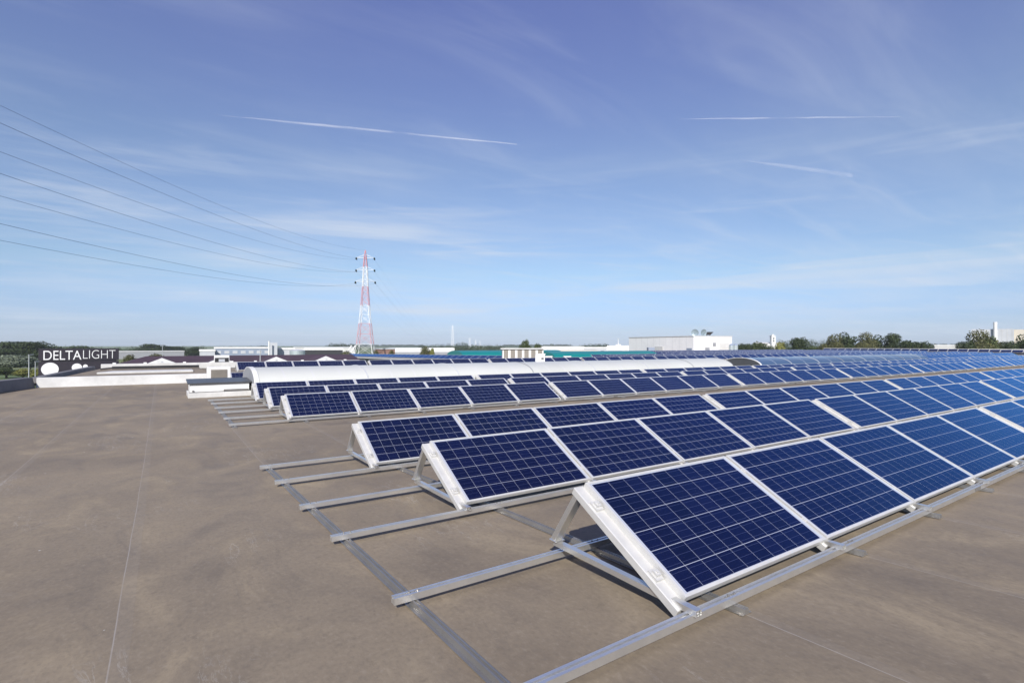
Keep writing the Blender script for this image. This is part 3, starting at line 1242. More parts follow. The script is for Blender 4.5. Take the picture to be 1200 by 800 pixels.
for (u, v, ru, rv) in ((59.8, 431.7, 9.8, 7.3), (90.3, 430.3, 6.0, 4.5), (100.2, 429.6, 3.0, 2.6)):
    q = MB()
    cx, cz = (u - 94) * k * CK, hgt(v, SD)
    q.prism([(cx + ru * k * CK * math.cos(a), -0.04, cz + rv * k * 1.03 * math.sin(a)) for a in [2 * math.pi * i / 40 for i in range(40)]], (0, 0.05, 0))
    q.build('disc', M['sign_white'], lb)


def text(body, u0, u1, v0, v1, off, name):
    cu = bpy.data.curves.new('lettering', 'FONT')
    cu.body = body
    cu.size = 1
    cu.offset = off
    cu.extrude = 0.03
    cu.space_character = 0.98
    to = bpy.data.objects.new('lettering', cu)
    COL.objects.link(to)
    dg = bpy.context.evaluated_depsgraph_get()
    dg.update()
    me = bpy.data.meshes.new_from_object(to.evaluated_get(dg))
    bpy.data.objects.remove(to)
    xs = [p.co.x for p in me.vertices]
    zs = [p.co.y for p in me.vertices]
    sx = (u1 - u0) * k * CK / (max(xs) - min(xs))
    sz = (v1 - v0) * k / (max(zs) - min(zs))
    for p in me.vertices:
        X = (u0 - 94) * k * CK + (p.co.x - min(xs)) * sx
        Z = hgt(v1, SD) + (p.co.y - min(zs)) * sz
        p.co = (X, -0.035 - p.co.z, Z)
    me.materials.clear()
    me.materials.append(M['sign_white'])
    o = link('lettering', me, sg)
    o['label'] = name


text('DELTA', 52.5, 95.5, 410.6, 421.1, -0.002, 'bold white letters DELTA')
text('LIGHT', 97.5, 136.8, 410.2, 420.2, -0.019, 'thin white letters LIGHT')


# ------------------------------------------------------------------ pylons and wires
def pylon(name, loc, rot, H, prof, bands, arms, label, wide, thick=0.17):
    root = empty(name, loc, (0, 0, rot))
    tag(root, label, 'pylon')

    def half(z):
        for (za, wa), (zb_, wb) in zip(prof, prof[1:]):
            if z <= zb_:
                return wa + (wb - wa) * (z - za) / (zb_ - za)
        return prof[-1][1]
    for (z0, z1, mname) in bands:
        q = MB()
        n_ = max(1, round((z1 - z0) / max(2.4, 1.7 * half((z0 + z1) / 2))))
        for i in range(n_):
            a, b = z0 + (z1 - z0) * i / n_, z0 + (z1 - z0) * (i + 1) / n_
            wa, wb = half(a), half(b)
            ca = [(-wa, -wa, a), (wa, -wa, a), (wa, wa, a), (-wa, wa, a)]
            cb_ = [(-wb, -wb, b), (wb, -wb, b), (wb, wb, b), (-wb, wb, b)]
            for j in range(4):
                q.bar(ca[j], cb_[j], thick, thick)
                jn = (j + 1) % 4
                q.bar(ca[j], cb_[jn], thick * 0.5, thick * 0.5)
                q.bar(ca[jn], cb_[j], thick * 0.5, thick * 0.5)
                q.bar(cb_[j], cb_[jn], thick * 0.5, thick * 0.5)
        s = q.build('tower_section', M[mname], root, fix=False)
        s['label'] = ('red' if mname == 'red' else 'white') + ' painted lattice section'
    for (z, r_) in arms:
        w_ = half(z)
        for sgn in (-1, 1):
            q = MB()
            tip = (sgn * r_, 0, z)
            for yy in (-w_, w_):
                q.bar((sgn * w_, yy, z), tip, thick * 0.45, thick * 0.45)
                q.bar((sgn * w_, yy, z + 1.3), tip, thick * 0.4, thick * 0.4)
            arm = q.build('cross_arm', M['pylon_white'], root, fix=False)
            q = MB()
            q.tube([(sgn * r_, 0.9, z - 0.75), (sgn * r_, 0.35, z - 0.15), (sgn * r_, -0.35, z - 0.15), (sgn * r_, -0.9, z - 0.75)], [0.22, 0.3, 0.3, 0.22], 8)
            q.build('insulator', M['insulator'], arm)
    return root


D1 = 230.0
p1 = Vector((*bearing(428, D1), 0))
p2 = Vector((*bearing(530.5, 1090), 0))
ldir = (p2 - p1).normalized()
lrot = math.atan2(ldir.y, ldir.x) - math.pi / 2
ZT = hgt(293, D1)
lv = [hgt(v, D1) for v in (403, 379, 358, 336, 313, 293)]
k1 = D1 / FPX
H1 = ZT - GZ
prof = [(0, 12.2 * k1), (lv[0] - GZ, 8.4 * k1), (lv[1] - GZ, 6.0 * k1), (lv[2] - GZ, 4.4 * k1), (lv[3] - GZ, 3.0 * k1), (lv[4] - GZ, 2.1 * k1), (lv[5] - 4 - GZ, 1.5 * k1), (H1, 0.25 * k1)]
bands = [(0, lv[0] - GZ, 'pylon_white'), (lv[0] - GZ, lv[1] - GZ, 'red'), (lv[1] - GZ, lv[2] - GZ, 'pylon_white'), (lv[2] - GZ, lv[3] - GZ, 'red'),
         (lv[3] - GZ, lv[4] - GZ, 'pylon_white'), (lv[4] - GZ, H1, 'red')]
ARMS = [(hgt(302, D1) - GZ, 10.4 * k1), (hgt(316, D1) - GZ, 10.6 * k1), (hgt(330, D1) - GZ, 11.4 * k1)]
pylon('lattice_pylon', (p1.x, p1.y, GZ), lrot, H1, prof, bands, ARMS, 'tall red and white banded lattice pylon', 1)
k2 = 1090 / FPX
H2 = hgt(381, 1090) - GZ
pylon('lattice_pylon', (p2.x, p2.y, GZ), lrot, H2, [(0, 3.2), (H2 * .6, 1.9), (H2, 0.5)],
      [(0, H2, 'pylon_white')], [(H2 - 4, 7), (H2 - 11, 7), (H2 - 18, 7.5)], 'small pale lattice pylon far off right of the striped one', 1, 0.30)
for u, v, d in ((550.5, 396, 1500), (557.5, 398, 1700), (562.5, 399, 1900)):
    x, y = bearing(u, d)
    hh = hgt(v, d) - GZ
    lab = {550.5: 'leftmost and tallest of three hazy far pylons left of the louvred cabinet', 557.5: 'middle one of three hazy far pylons left of the louvred cabinet',
           562.5: 'rightmost and shortest of three hazy far pylons left of the louvred cabinet'}[u]
    pylon('lattice_pylon', (x, y, GZ), lrot, hh, [(0, 3.0), (hh * .6, 1.8), (hh, 0.5)], [(0, hh, 'pylon_white')], [(hh - 3, 6), (hh - 9, 6)], lab, 1, 0.32)

# wires: from the pylon back over the left of the camera, and on to the next pylon
p0 = Vector((-48.6 * math.cos(YAW) - 142 * math.sin(YAW), 48.6 * math.sin(YAW) - 142 * math.cos(YAW), 0))
side = Vector((ldir.y, -ldir.x, 0))


def wire(a, b, sag, label, grp, rad=0.021, n_=60):
    mb = MB()
    pts = []
    for i in range(n_ + 1):
        t_ = i / n_
        p = a.lerp(b, t_)
        p.z -= sag * 4 * t_ * (1 - t_)
        pts.append(p)
    mb.tube(pts, rad, 6)
    tag(mb.build('power_line', M['wire'], smooth=True), label, 'power line', grp)


names = ['top', 'middle', 'lowest']
SAG = 14.6
wire(p1 + Vector((0, 0, ZT)), p0 + Vector((0, 0, ZT)), SAG + 0.5, 'thin topmost wire running from the striped pylon tip to upper left', 'power lines on the left', 0.018)
for i, (za, ra) in enumerate(ARMS):
    for sgn, nm in ((1, 'nearer'), (-1, 'farther')):
        off = side * (sgn * ra) + Vector((0, 0, za + GZ - 0.8))
        wire(p1 + off, p0 + off, SAG, f'{nm} of the two wires on the {names[i]} left-hand cross arms of the striped pylon', 'power lines on the left')
        off2 = side * (sgn * 7) + Vector((0, 0, H2 - 4 - 7 * i + GZ))
        wire(p1 + off, p2 + off2, 26, f'faint {"right" if sgn > 0 else "left"} wire from the {names[i]} arm towards the far pylon', 'power lines on the right', 0.016)


# ------------------------------------------------------------------ vegetation
def crown_mesh(name, m, lobes, n_leaf, size, seed):
    rnd = random.Random(seed)
    mb = MB()
    tot = sum(l_[3] * l_[4] * l_[5] for l_ in lobes)
    for (cx, cy, cz, rx, ry, rz_) in lobes:
        cnt = int(n_leaf * rx * ry * rz_ / tot) + 8
        for _ in range(cnt):
            while True:
                p = Vector((rnd.uniform(-1, 1), rnd.uniform(-1, 1), rnd.uniform(-1, 1)))
                if 0.03 < p.length < 1:
                    break
            rr = p.length ** 0.45 * rnd.uniform(0.86, 1.10)
            p = p.normalized() * rr
            c = Vector((cx + p.x * rx, cy + p.y * ry, cz + p.z * rz_))
            nrm = (p + Vector((rnd.gauss(0, .55), rnd.gauss(0, .55), rnd.gauss(0.15, .55)))).normalized()
            s = nrm.orthogonal().normalized()
            s.rotate(Matrix.Rotation(rnd.uniform(0, 6.28), 3, nrm))
            t_ = nrm.cross(s)
            w_ = size * rnd.uniform(0.5, 1.25)
            h_ = w_ * rnd.uniform(0.5, 0.9)
            mb.add([c - s * w_, c - t_ * h_ * 0.8 + s * 0.1 * w_, c + s * w_ * 0.9, c + t_ * h_], [(0, 1, 2, 3)])
    return mb.mesh(name, m, fix=False)


def tree_proto(kind, H, Wd, m, seed, n_leaf=1500, size=0.30):
    """crown and trunk meshes of a tree H metres tall and Wd wide"""
    rnd = random.Random(seed)
    lobes = []
    zb = H * rnd.uniform(0.14, 0.22)
    for i in range(11):
        a = rnd.uniform(0, 6.28)
        f = rnd.uniform(0, 1)
        cz = zb + (H - zb) * (0.22 + 0.60 * f)
        rr = Wd / 2 * (0.62 if f < 0.75 else 0.35) * rnd.uniform(0.4, 1)
        r_ = Wd * rnd.uniform(0.15, 0.27)
        lobes.append((rr * math.cos(a), rr * math.sin(a), cz, r_, r_, r_ * rnd.uniform(0.6, 0.95)))
    lobes.append((0, 0, zb + (H - zb) * 0.42, Wd * 0.34, Wd * 0.34, (H - zb) * 0.36))
    lobes.append((rnd.uniform(-.1, .1) * Wd, 0, H * 0.87, Wd * 0.16, Wd * 0.16, H * 0.13))
    me = crown_mesh('crown', m, lobes, n_leaf, size, seed + 1)
    tk = MB()
    tk.tube([(0, 0, -0.2), (0.02 * H, 0, H * 0.25), (0, 0.02 * H, H * 0.75)], [H * 0.035, H * 0.024, H * 0.008], 8)
    for (x, y, z, *_) in lobes[:7]:
        tk.tube([(0.01 * H, 0, H * rnd.uniform(0.2, 0.45)), (x * 0.5, y * 0.5, z * 0.85), (x, y, z)], [H * 0.013, H * 0.009, H * 0.003], 6)
    return me, tk.mesh('trunk', M['bark'], fix=False)


TREES = {}
for kd, m_, H_, W_, sd in (('a', 'leaf_dark', 14, 11, 11), ('b', 'leaf_mid', 13, 10, 22), ('c', 'leaf_olive', 12, 10, 33), ('d', 'leaf_yellow', 9, 8, 44),
                           ('e', 'leaf_silver', 9, 10, 55), ('f', 'leaf_dark', 15, 9, 66), ('g', 'leaf_olive', 13, 12, 77)):
    TREES[kd] = (tree_proto(kd, H_, W_, M[m_], sd, 6000), H_, W_)


def tree(kd, u, d, vtop, wpx, label, zg=GZ, group='trees beyond the roof', name='tree'):
    (me, tk), H_, W_ = TREES[kd]
    x, y = bearing(u, d)
    hh = hgt(vtop, d) - zg
    sx = 1.7 * wpx * d / FPX / W_
    o = empty(name, (x, y, zg), (0, 0, random.uniform(0, 6.28)))
    o.scale = (sx, sx, hh / H_)
    tag(o, label, 'tree', group)
    link('crown', me, o)
    link('trunk', tk, o)


for a in [
    ('a', 12, 260, 399.5, 34, 'broad dark tree at the left picture edge'),
    ('a', 40, 250, 399.5, 34, 'broad dark tree behind the left end of the billboard'),
    ('e', 14, 190, 415, 32, 'silvery green bush at the left edge behind the lamp posts'),
    ('e', 36, 200, 418, 12, 'small silvery bush just left of the billboard'),
    ('b', 66, 300, 405, 26, 'green tree rising behind the letter D of the billboard'),
    ('b', 95, 320, 404.5, 34, 'wide green tree rising behind the middle of the billboard'),
    ('d', 27, 150, 432, 16, 'yellow green shrub beyond the left parapet'),
    ('d', 47, 140, 432, 14, 'yellow green shrub at the foot of the billboard'),
    ('b', 8, 150, 430, 18, 'mid green shrub at the lower left edge beyond the parapet'),
    ('a', 174, 420, 402.5, 18, 'dark tree first left of the left gable tip, far off'),
    ('f', 190, 400, 403.5, 18, 'dark tree straight above the left white gable'),
    ('a', 205, 420, 405.5, 18, 'dark tree right of the left white gable, far off'),
    ('f', 230, 380, 406, 16, 'dark tree touching the white end of the far blue shed'),
    ('c', 183, 165, 413.5, 18, 'olive hedge tree peeping over the left white gable'),
    ('c', 152, 165, 414.5, 14, 'small olive shrub right of the billboard'),
    ('c', 406, 165, 410, 16, 'olive bush left of the foot of the striped pylon'),
    ('c', 441, 190, 409.5, 8, 'small olive bush right of the foot of the striped pylon'),
    ('c', 459, 190, 409, 7, 'second small olive bush right of the striped pylon'),
    ('c', 498, 200, 404.5, 11, 'olive tree before the long white hall'),
    ('d', 507, 200, 408, 6, 'lower yellowish tree before the right end of the long white hall'),
    ('b', 617, 215, 397.5, 11, 'dark pointed tree above the louvred cabinet'),
    ('b', 629, 215, 402, 12, 'lower green tree above the right end of the louvred cabinet'),
    ('a', 872, 200, 402, 18, 'low dark tree right beside the white building with dishes'),
    ('b', 887, 190, 400, 20, 'round dark green tree left of the white church'),
    ('a', 900, 185, 405, 16, 'low dark bush below the white church tower'),
    ('d', 915, 170, 401, 12, 'yellow green bush right of the white church tower'),
    ('a', 938, 180, 394.5, 18, 'dark olive tree standing alone right of the church'),
    ('b', 950, 185, 405, 16, 'low green hedge tree between two taller dark trees'),
    ('g', 976, 180, 392.5, 21, 'olive tree, left of the tallest pair'),
    ('f', 991, 182, 388.5, 21, 'tallest dark tree near the middle of the right tree line'),
    ('g', 1016, 180, 390.5, 20, 'bushy olive tree just right of the tallest tree gap'),
    ('f', 1027, 186, 391.5, 18, 'dark bushy tree beside the bushy olive one'),
    ('a', 1046, 182, 389.5, 17, 'tall dark tree at the right end of the tree line'),
    ('a', 1062, 180, 398, 18, 'lower dark tree stepping down at the right end of the line'),
    ('a', 1080, 178, 399.5, 22, 'wide low dark tree ending the line before the white shed'),
    ('g', 1006, 178, 402, 14, 'low olive shrub filling the gap between tall trees'),
    ('g', 1152, 150, 388, 28, 'large olive tree in front of the grey hall with chimney'),
    ('a', 1134, 150, 399, 18, 'dark low tree left of the large olive tree'),
    ('b', 1163, 148, 394, 16, 'green tree on the right shoulder of the large olive tree'),
    ('a', 1182, 150, 399, 18, 'dark low tree right of the large olive tree'),
    ('f', 1199, 150, 391, 20, 'dark tree at the right picture edge before the beige hall'),
]:
    tree(*a)


def wood(name, u0, u1, d, vt0, vt1, m, label, seed, dens=1.0, rough=1.0, size=None):
    """far wood reading as one mass: crowns of many trees in a belt"""
    rnd = random.Random(seed)
    lobes = []
    n_ = int((u1 - u0) / 3.0 * dens) + 3
    for i in range(n_):
        u = u0 + (u1 - u0) * (i + rnd.random()) / n_
        dd = d * rnd.uniform(0.97, 1.08)
        t_ = (u - u0) / (u1 - u0)
        vt = vt0 + (vt1 - vt0) * t_ + rnd.uniform(-1.3, 0.9) * rough
        x, y = bearing(u, dd)
        zt = hgt(vt, dd)
        hh = (zt - GZ) * 0.55
        r_ = max(4.5 * d / FPX * rnd.uniform(0.6, 1.1), 2)
        lobes.append((x, y, zt - hh, r_, r_, hh))
        lobes.append((x + r_ * .3, y, GZ + hh * 0.7, r_ * 1.2, r_ * 1.2, hh * 0.8))
    s = size or d / FPX * 0.55
    me = crown_mesh(name, m, lobes, 260 * n_, s, seed)
    o = link(name, me)
    tag(o, label, 'wood', None, 'stuff')


wood('wood', -60, 235, 420, 405, 407, M['leaf_dark'], 'far wood running behind the billboard and the left gables', 1, 0.8)
wood('wood', 168, 212, 520, 404, 407, M['leaf_dark'], 'far dark wood rising above the left white gable', 2)
wood('wood', 212, 240, 500, 406, 405.5, M['leaf_dark'], 'far dark wood left of the blue shed', 3)
wood('wood', 262, 320, 900, 406.5, 405.5, M['leaf_dark'], 'hazy wood behind the long blue shed', 4)
wood('wood', 384, 420, 900, 402.5, 402.5, M['leaf_dark'], 'hazy blue wood left of the striped pylon', 5)
wood('wood', 415, 492, 2600, 403.4, 403.6, M['leaf_dark'], 'very far blue strip of forest right of the striped pylon', 6, 0.7, 0.25)
wood('wood', 490, 548, 620, 404.5, 401.5, M['leaf_dark'], 'dark wood behind the small pale pylon', 7)
wood('wood', 546, 592, 620, 403.5, 404.5, M['leaf_dark'], 'dark wood left of the louvred cabinet', 8)
wood('wood', 646, 668, 1200, 403, 403.5, M['leaf_dark'], 'hazy wood above the white far sheds', 9, 1, .5)
wood('wood', 678, 714, 800, 404, 401.5, M['leaf_dark'], 'hazy wood left of the white building', 10)
wood('wood', 911, 926, 900, 398, 400, M['leaf_dark'], 'hazy wood just right of the church tower', 11)
wood('wood', 945, 972, 700, 397, 398, M['leaf_dark'], 'hazy wood between the dark trees on the right', 12)
wood('wood', 1080, 1140, 1400, 402.5, 402.5, M['leaf_dark'], 'very far blue wood above the white shed', 13, 0.7, 0.4)
wood('wood', 592, 646, 2400, 403.4, 403.4, M['leaf_dark'], 'very far strip of forest behind the louvred cabinet', 14, .7, .25)
wood('wood', 862, 1092, 320, 402.5, 402.0, M['leaf_dark'], 'low belt of bushes closing the right tree line', 15, 1.1, 1.6)
wood('wood', 1120, 1215, 230, 401, 401, M['leaf_dark'], 'low belt of bushes before the grey hall with chimney', 16, 1, 1.5)


# ------------------------------------------------------------------ far buildings
def shed(name, u0, u1, d, vtop, m, label, depth=30, roof=None, roof_v=None, cat='building', wins=0, wm='dark_grey', zg=GZ, doors=()):
    xc, yc = bearing((u0 + u1) / 2, d)
    off = math.atan2(xc, yc) - YAW
    w_ = (u1 - u0) * d / FPX * math.cos(off)
    root = empty(name, (xc, yc, zg), (0, 0, -math.atan2(xc, yc)))
    tag(root, label, cat)
    H_ = hgt(vtop, d) - zg
    rh = (roof_v or 0) * d / FPX
    q = MB()
    q.box(-w_ / 2, w_ / 2, 0, depth, 0, H_ - rh)
    q.build('wall', M[m], root)
    if roof:
        q = MB()
        q.box(-w_ / 2 - 0.3, w_ / 2 + 0.3, -0.3, depth + 0.3, H_ - rh + 0.005, H_)
        q.build('roof', M[roof], root)
    for i in range(wins):
        q = MB()
        x = -w_ / 2 + w_ * (i + 0.5) / wins
        ww = w_ / wins * 0.3
        q.box(x - ww, x + ww, -0.08, -0.002, (H_ - rh) * 0.55, (H_ - rh) * 0.8)
        q.build('window', M[wm], root)
    for (ua, ub_, va, vb, mm, nm) in doors:
        q = MB()
        s = d / FPX * math.cos(off)
        q.box((ua - (u0 + u1) / 2) * s, (ub_ - (u0 + u1) / 2) * s, -0.12, -0.002, hgt(vb, d) - zg, hgt(va, d) - zg)
        q.build(nm, M[mm], root)
    return root


shed('factory_shed', 234, 252, 330, 409.3, 'light_grey', 'short pale shed with white roof edge left of the long blue one', 20, 'white', 2.2)
shed('factory_shed', 252, 318, 345, 406.6, 'blue_grey', 'long blue grey shed with white roof edge', 40, 'white', 1.7, wins=7, wm='light_grey')
shed('factory_tower', 316.5, 325, 340, 401.5, 'light_grey', 'grey square tower block at the end of the blue shed', 12)
shed('factory_shed', 325, 345, 350, 407.4, 'light_grey', 'pale shed with white roof left of the round tank', 25, 'white', 1.9)
shed('factory_shed', 357, 402, 340, 407.5, 'black', 'long shed with black wall and white roof right of the round tank', 25, 'white', 2.6)
shed('factory_shed', 345, 416, 520, 406.3, 'off_white', 'pale flat shed behind the round tank', 25, 'light_grey', 1)
shed('factory_shed', 438, 463, 250, 408, 'brick', 'brownish low shed right of the striped pylon', 15, 'light_grey', 1)
shed('factory_shed', 455, 533, 330, 407.6, 'white', 'long white hall right of the striped pylon', 40, doors=((455, 533, 412.2, 416, 'grey', 'plinth'),))
shed('factory_shed', 112, 218, 360, 411.3, 'grey', 'pale low shed behind the left white gable', 25, 'off_white', 0.9)
shed('factory_shed', 628, 684, 300, 405.8, 'white', 'long white shed right of the louvred cabinet', 25, 'white', 1.8, wins=8, wm='grey')
shed('factory_shed', 638, 700, 200, 410.4, 'white', 'lower white shed behind the teal rooflight', 20, 'cream', 1.0)
shed('factory_shed', 676, 716, 330, 406.5, 'light_grey', 'pale shed with dark windows left of the white building', 20, 'white', 1.4, wins=6)
shed('factory_shed', 711, 737, 260, 404.9, 'white', 'white block with thin mast beside the white building', 20, doors=((712, 729, 410.6, 412.6, 'grey', 'door'), (729, 736, 408, 410, 'off_white', 'window')))
shed('factory_shed', 1095, 1128, 330, 404.0, 'off_white', 'low pinkish white shed between the right trees', 30, 'white', 1.6)
g2 = shed('factory_hall', 1138, 1187, 320, 385.5, 'light_grey', 'big pale grey hall with white chimney at the far right', 50)
q = MB()
q.tube([(1.5, -1.2, 0), (1.5, -1.2, hgt(377.5, 320) - GZ)], 0.95, 14)
q.build('chimney', M['white'], g2)
for i in range(9):
    q = MB()
    xx = -9.0 + i * 2.25
    q.box(xx, xx + 0.12, -0.14, -0.003, 0, hgt(386, 320) - GZ)
    q.build('wall_rib', M['off_white'], g2)
shed('factory_hall', 1187.5, 1240, 322, 385.6, 'cream', 'beige hall adjoining the grey hall at the right edge', 50)

# round tank
x, y = bearing(348.5, 300)
tk = empty('round_tank', (x, y, GZ))
tag(tk, 'round silver tank among the far sheds', 'tank')
hh = hgt(409, 300) - GZ
q = MB()
rr = 8.5 * 300 / FPX
q.tube([(0, 0, 0), (0, 0, hh - 0.9)], rr, 28)
q.build('shell', M['tank'], tk)
q = MB()
q.tube([(0, 0, hh - 0.89), (0, 0, hh - 0.4), (0, 0, hh)], [rr * 1.02, rr * 0.7, rr * 0.1], 28)
q.build('roof', M['light_grey'], tk)
# slim white chimney by the grey tower
x, y = bearing(315.3, 335)
q = MB()
q.tube([(x, y, GZ), (x, y, hgt(399.8, 335))], 0.5, 10)
q.tube([(x, y, hgt(399.8, 335)), (x, y, hgt(399.4, 335))], 0.62, 10)
tag(q.build('chimney', M['white']), 'slim white chimney beside the grey tower block', 'chimney')

# floodlight poles by the pylon foot and the masts
for i, (u, v, d, lab) in enumerate(((407, 404.5, 200, 'left one of two slanted white booms by the striped pylon'), (411.5, 404.5, 205, 'right one of two slanted white booms by the striped pylon'))):
    x, y = bearing(u, d)
    x2, y2 = bearing(u + 5, d)
    q = MB()
    q.tube([(x, y, GZ), (x, y, hgt(413, d))], 0.14, 8)
    q.bar((x, y, hgt(413, d)), (x2, y2, hgt(v, d)), 0.35, 0.35)
    tag(q.build('boom', M['pylon_white']), lab, 'boom', 'booms by the pylon')
x, y = bearing(724.5, 262)
q = MB()
q.tube([(x, y, hgt(405, 262)), (x, y, hgt(396, 262))], [0.22, 0.07], 8)
q.box(x - 0.9, x + 0.9, y - 0.9, y + 0.9, hgt(405, 262) - 0.1, hgt(403.3, 262))
tag(q.build('mast', M['pylon_white']), 'thin mast on the white block beside the white building', 'mast')
for u, v, d, lab in ((190.5, 404.5, 120, 'thin pale mast above the left white gable'), (305, 417 - 6, 62, 'thin pole in front of the maroon roof')):
    x, y = bearing(u, d)
    q = MB()
    q.tube([(x, y, -7.9), (x, y, hgt(v, d))], [0.10, 0.05], 8)
    q.tube([(x, y, hgt(v, d)), (x, y, hgt(v, d) + 0.12)], 0.09, 8)
    tag(q.build('mast', M['galv']), lab, 'mast')
for u, v, d, lab in ((34, 416, 105, 'taller green grey lamp post left of the billboard'), (41.5, 424, 125, 'shorter green grey lamp post close to the billboard')):
    x, y = bearing(u, d)
    l_ = empty('street_lamp', (x, y, GZ), (0, 0, R(40)))
    tag(l_, lab, 'street lamp', 'street lamps at the left')
    q = MB()
    q.tube([(0, 0, 0), (0, 0, hgt(v, d) - GZ)], [0.12, 0.07], 10)
    q.build('pole', M['galv'], l_)
    q = MB()
    q.bar((-0.1, 0, hgt(v, d) - GZ + 0.05), (0.8, 0, hgt(v, d) - GZ + 0.12), 0.3, 0.12)
    q.build('lamp_head', M['galv'], l_)

# road at the far left
q = MB()
a, b = bearing(-160, 240), bearing(60, 225)
d_ = Vector((b[0] - a[0], b[1] - a[1], 0)).normalized()
nr = Vector((-d_.y, d_.x, 0)) * 5
pa, pb = Vector((a[0], a[1], GZ + 0.02)) - d_ * 200, Vector((b[0], b[1], GZ + 0.02)) + d_ * 300
q.add([pa - nr, pb - nr, pb + nr, pa + nr], [(0, 1, 2, 3)])
tag(q.build('road', M['asphalt'], fix=False), kind='structure')

# ------------------------------------------------------------------ white building with dishes
BD = 150.0
bx, by = bearing(813, BD)
wb = empty('white_building', (bx, by, GZ), (0, 0, -R(12.0)))
tag(wb, 'white flat-roofed building with satellite dishes behind the panel rows', 'building')
s = BD / FPX
HB = hgt(394, BD) - GZ
FW, FD = 14.3, 32.1
q = MB()
q.box(0.0, FW, 0, FD, 0, HB)
q.build('wall', M['bright_white'], wb, bevel=0.03)
q = MB()
q.box(-0.12, FW + 0.12, -0.12, FD + 0.12, HB + 0.003, HB + 0.18)
q.build('roof_edge', M['off_white'], wb)
for (u0, u1, v0, v1, mm, nm) in ((826, 831, 407, 412.5, 'grey', 'window'), (835, 838.4, 401.3, 405.6, 'grey', 'window'), (842.5, 854.5, 402, 420, 'off_white', 'roller_door')):
    q = MB()
    q.box((u0 - 813) * 14.3 / 45, (u1 - 813) * 14.3 / 45, -0.12, -0.003, hgt(v1, BD) - GZ, hgt(v0, BD) - GZ)
    q.build(nm, M[mm], wb)
# openings in the long left wall (distance t along it)
for (t0, t1, z0, z1, mm, nm) in ((0.72, 2.92, hgt(420, 152), hgt(407.8, 152), 'blue_grey', 'door'), (13.8, 17.6, hgt(418, 164), hgt(405.6, 175), 'off_white', 'roller_door')):
    q = MB()
    q.box(-0.12, -0.003, t0, t1, z0 - GZ, z1 - GZ)
    q.build(nm, M[mm], wb)
# wall panel joints
q = MB()
for i in range(1, 10):
    q.box(-0.02, -0.002, i * 3.1 - 0.02, i * 3.1 + 0.02, 0, HB)
q.build('wall_joint', M['light_grey'], wb)
x, y = bearing(763.5, 160)
c = empty('air_unit', (x, y, GZ), (0, 0, -YAW))
tag(c, 'blue grey air unit standing by the long wall of the white building', 'air unit')
q = MB()
q.box(-0.95, 0.95, 0, 2, 4.5, hgt(407, 160) - GZ)
q.build('housing', M['blue_grey'], c, bevel=0.04)
q = MB()
q.box(-1.9, -1.05, 0, 1.6, 4.5, hgt(412, 160) - GZ)
q.build('side_box', M['grey'], c, bevel=0.03)
q = MB()
for sx_ in (-0.8, 0.8):
    for yy in (0.2, 1.8):
        q.tube([(sx_, yy, 0), (sx_, yy, 4.5)], 0.12, 8)
q.build('leg', M['galv'], c)


def dish(u, v, d, r_, tilt, az, lab, m='dish'):
    x, y = bearing(u, d)
    o = empty('satellite_dish', (x, y, HB + GZ + 0.18), (0, 0, az))
    tag(o, lab, 'satellite dish')
    q = MB()
    rings, seg = 5, 20
    zc_ = hgt(v, d) - (HB + GZ + 0.18)
    ca, sa = math.cos(tilt), math.sin(tilt)
    q.v.append((0, 0.25 * r_ * 0.0, zc_))
    for i in range(1, rings + 1):
        r1 = r_ * i / rings
        for j in range(seg):
            a_ = 2 * math.pi * j / seg
            X, Z, Y = r1 * math.cos(a_), r1 * math.sin(a_), -0.28 * r_ * (i / rings) ** 2
            q.v.append((X, Y * ca - Z * sa, zc_ + Z * ca + Y * sa))
    for j in range(seg):
        q.f.append((0, 1 + j, 1 + (j + 1) % seg))
    for i in range(rings - 1):
        for j in range(seg):
            a_ = 1 + i * seg + j
            b__ = 1 + i * seg + (j + 1) % seg
            q.f.append((a_, a_ + seg, b__ + seg, b__))
    q.build('reflector', M[m], o, smooth=True, fix=False)
    q = MB()
    q.tube([(0, 0.3, -0.05), (0, 0.12, zc_)], 0.10, 8)
    q.bar((0, 0, zc_ - r_ * 0.6), (0, -r_ * 0.9, zc_), 0.06, 0.06)
    q.build('mount', M['black'], o)


dish(814.5, 389.6, 153, 1.05, R(8), -YAW - R(25), 'left pale satellite dish on the white building roof')
dish(824.0, 389.6, 153, 1.05, R(8), -YAW + R(20), 'right pale satellite dish on the white building roof')
x, y = bearing(830.5, 154)
c = empty('roof_panel', (x, y, HB + GZ + 0.18), (0, 0, -YAW))
tag(c, 'dark tilted panel beside the dishes on the white building', 'panel')
q = MB()
q.prism([(-1.3, 0, 0.25), (0.5, 0, 0.25), (1.45, 0, 1.2), (-0.35, 0, 1.2)], (0, 0.15, 0))
q.build('sheet', M['black'], c)
q = MB()
q.bar((-0.6, 0.1, 0), (-0.6, 0.1, 0.5), 0.1, 0.1)
q.bar((0.4, 0.1, 0), (0.4, 0.1, 0.6), 0.1, 0.1)
q.build('leg', M['black'], c)
for u, w_, lab in ((857.0, 1.3, 'left pale blue silo at the right corner of the white building'), (862.0, 1.3, 'right pale blue silo at the right corner of the white building')):
    x, y = bearing(u, 147)
    c = empty('silo', (x, y, GZ))
    tag(c, lab, 'silo')
    q = MB()
    hh = hgt(402.5, 147) - GZ
    q.tube([(0, 0, 0), (0, 0, hh - 0.5)], 0.66, 16)
    q.build('shell', M['tank'], c, smooth=False)
    q = MB()
    q.tube([(0, 0, hh - 0.499), (0, 0, hh)], [0.67, 0.15], 16)
    q.build('cone', M['blue_grey'], c)

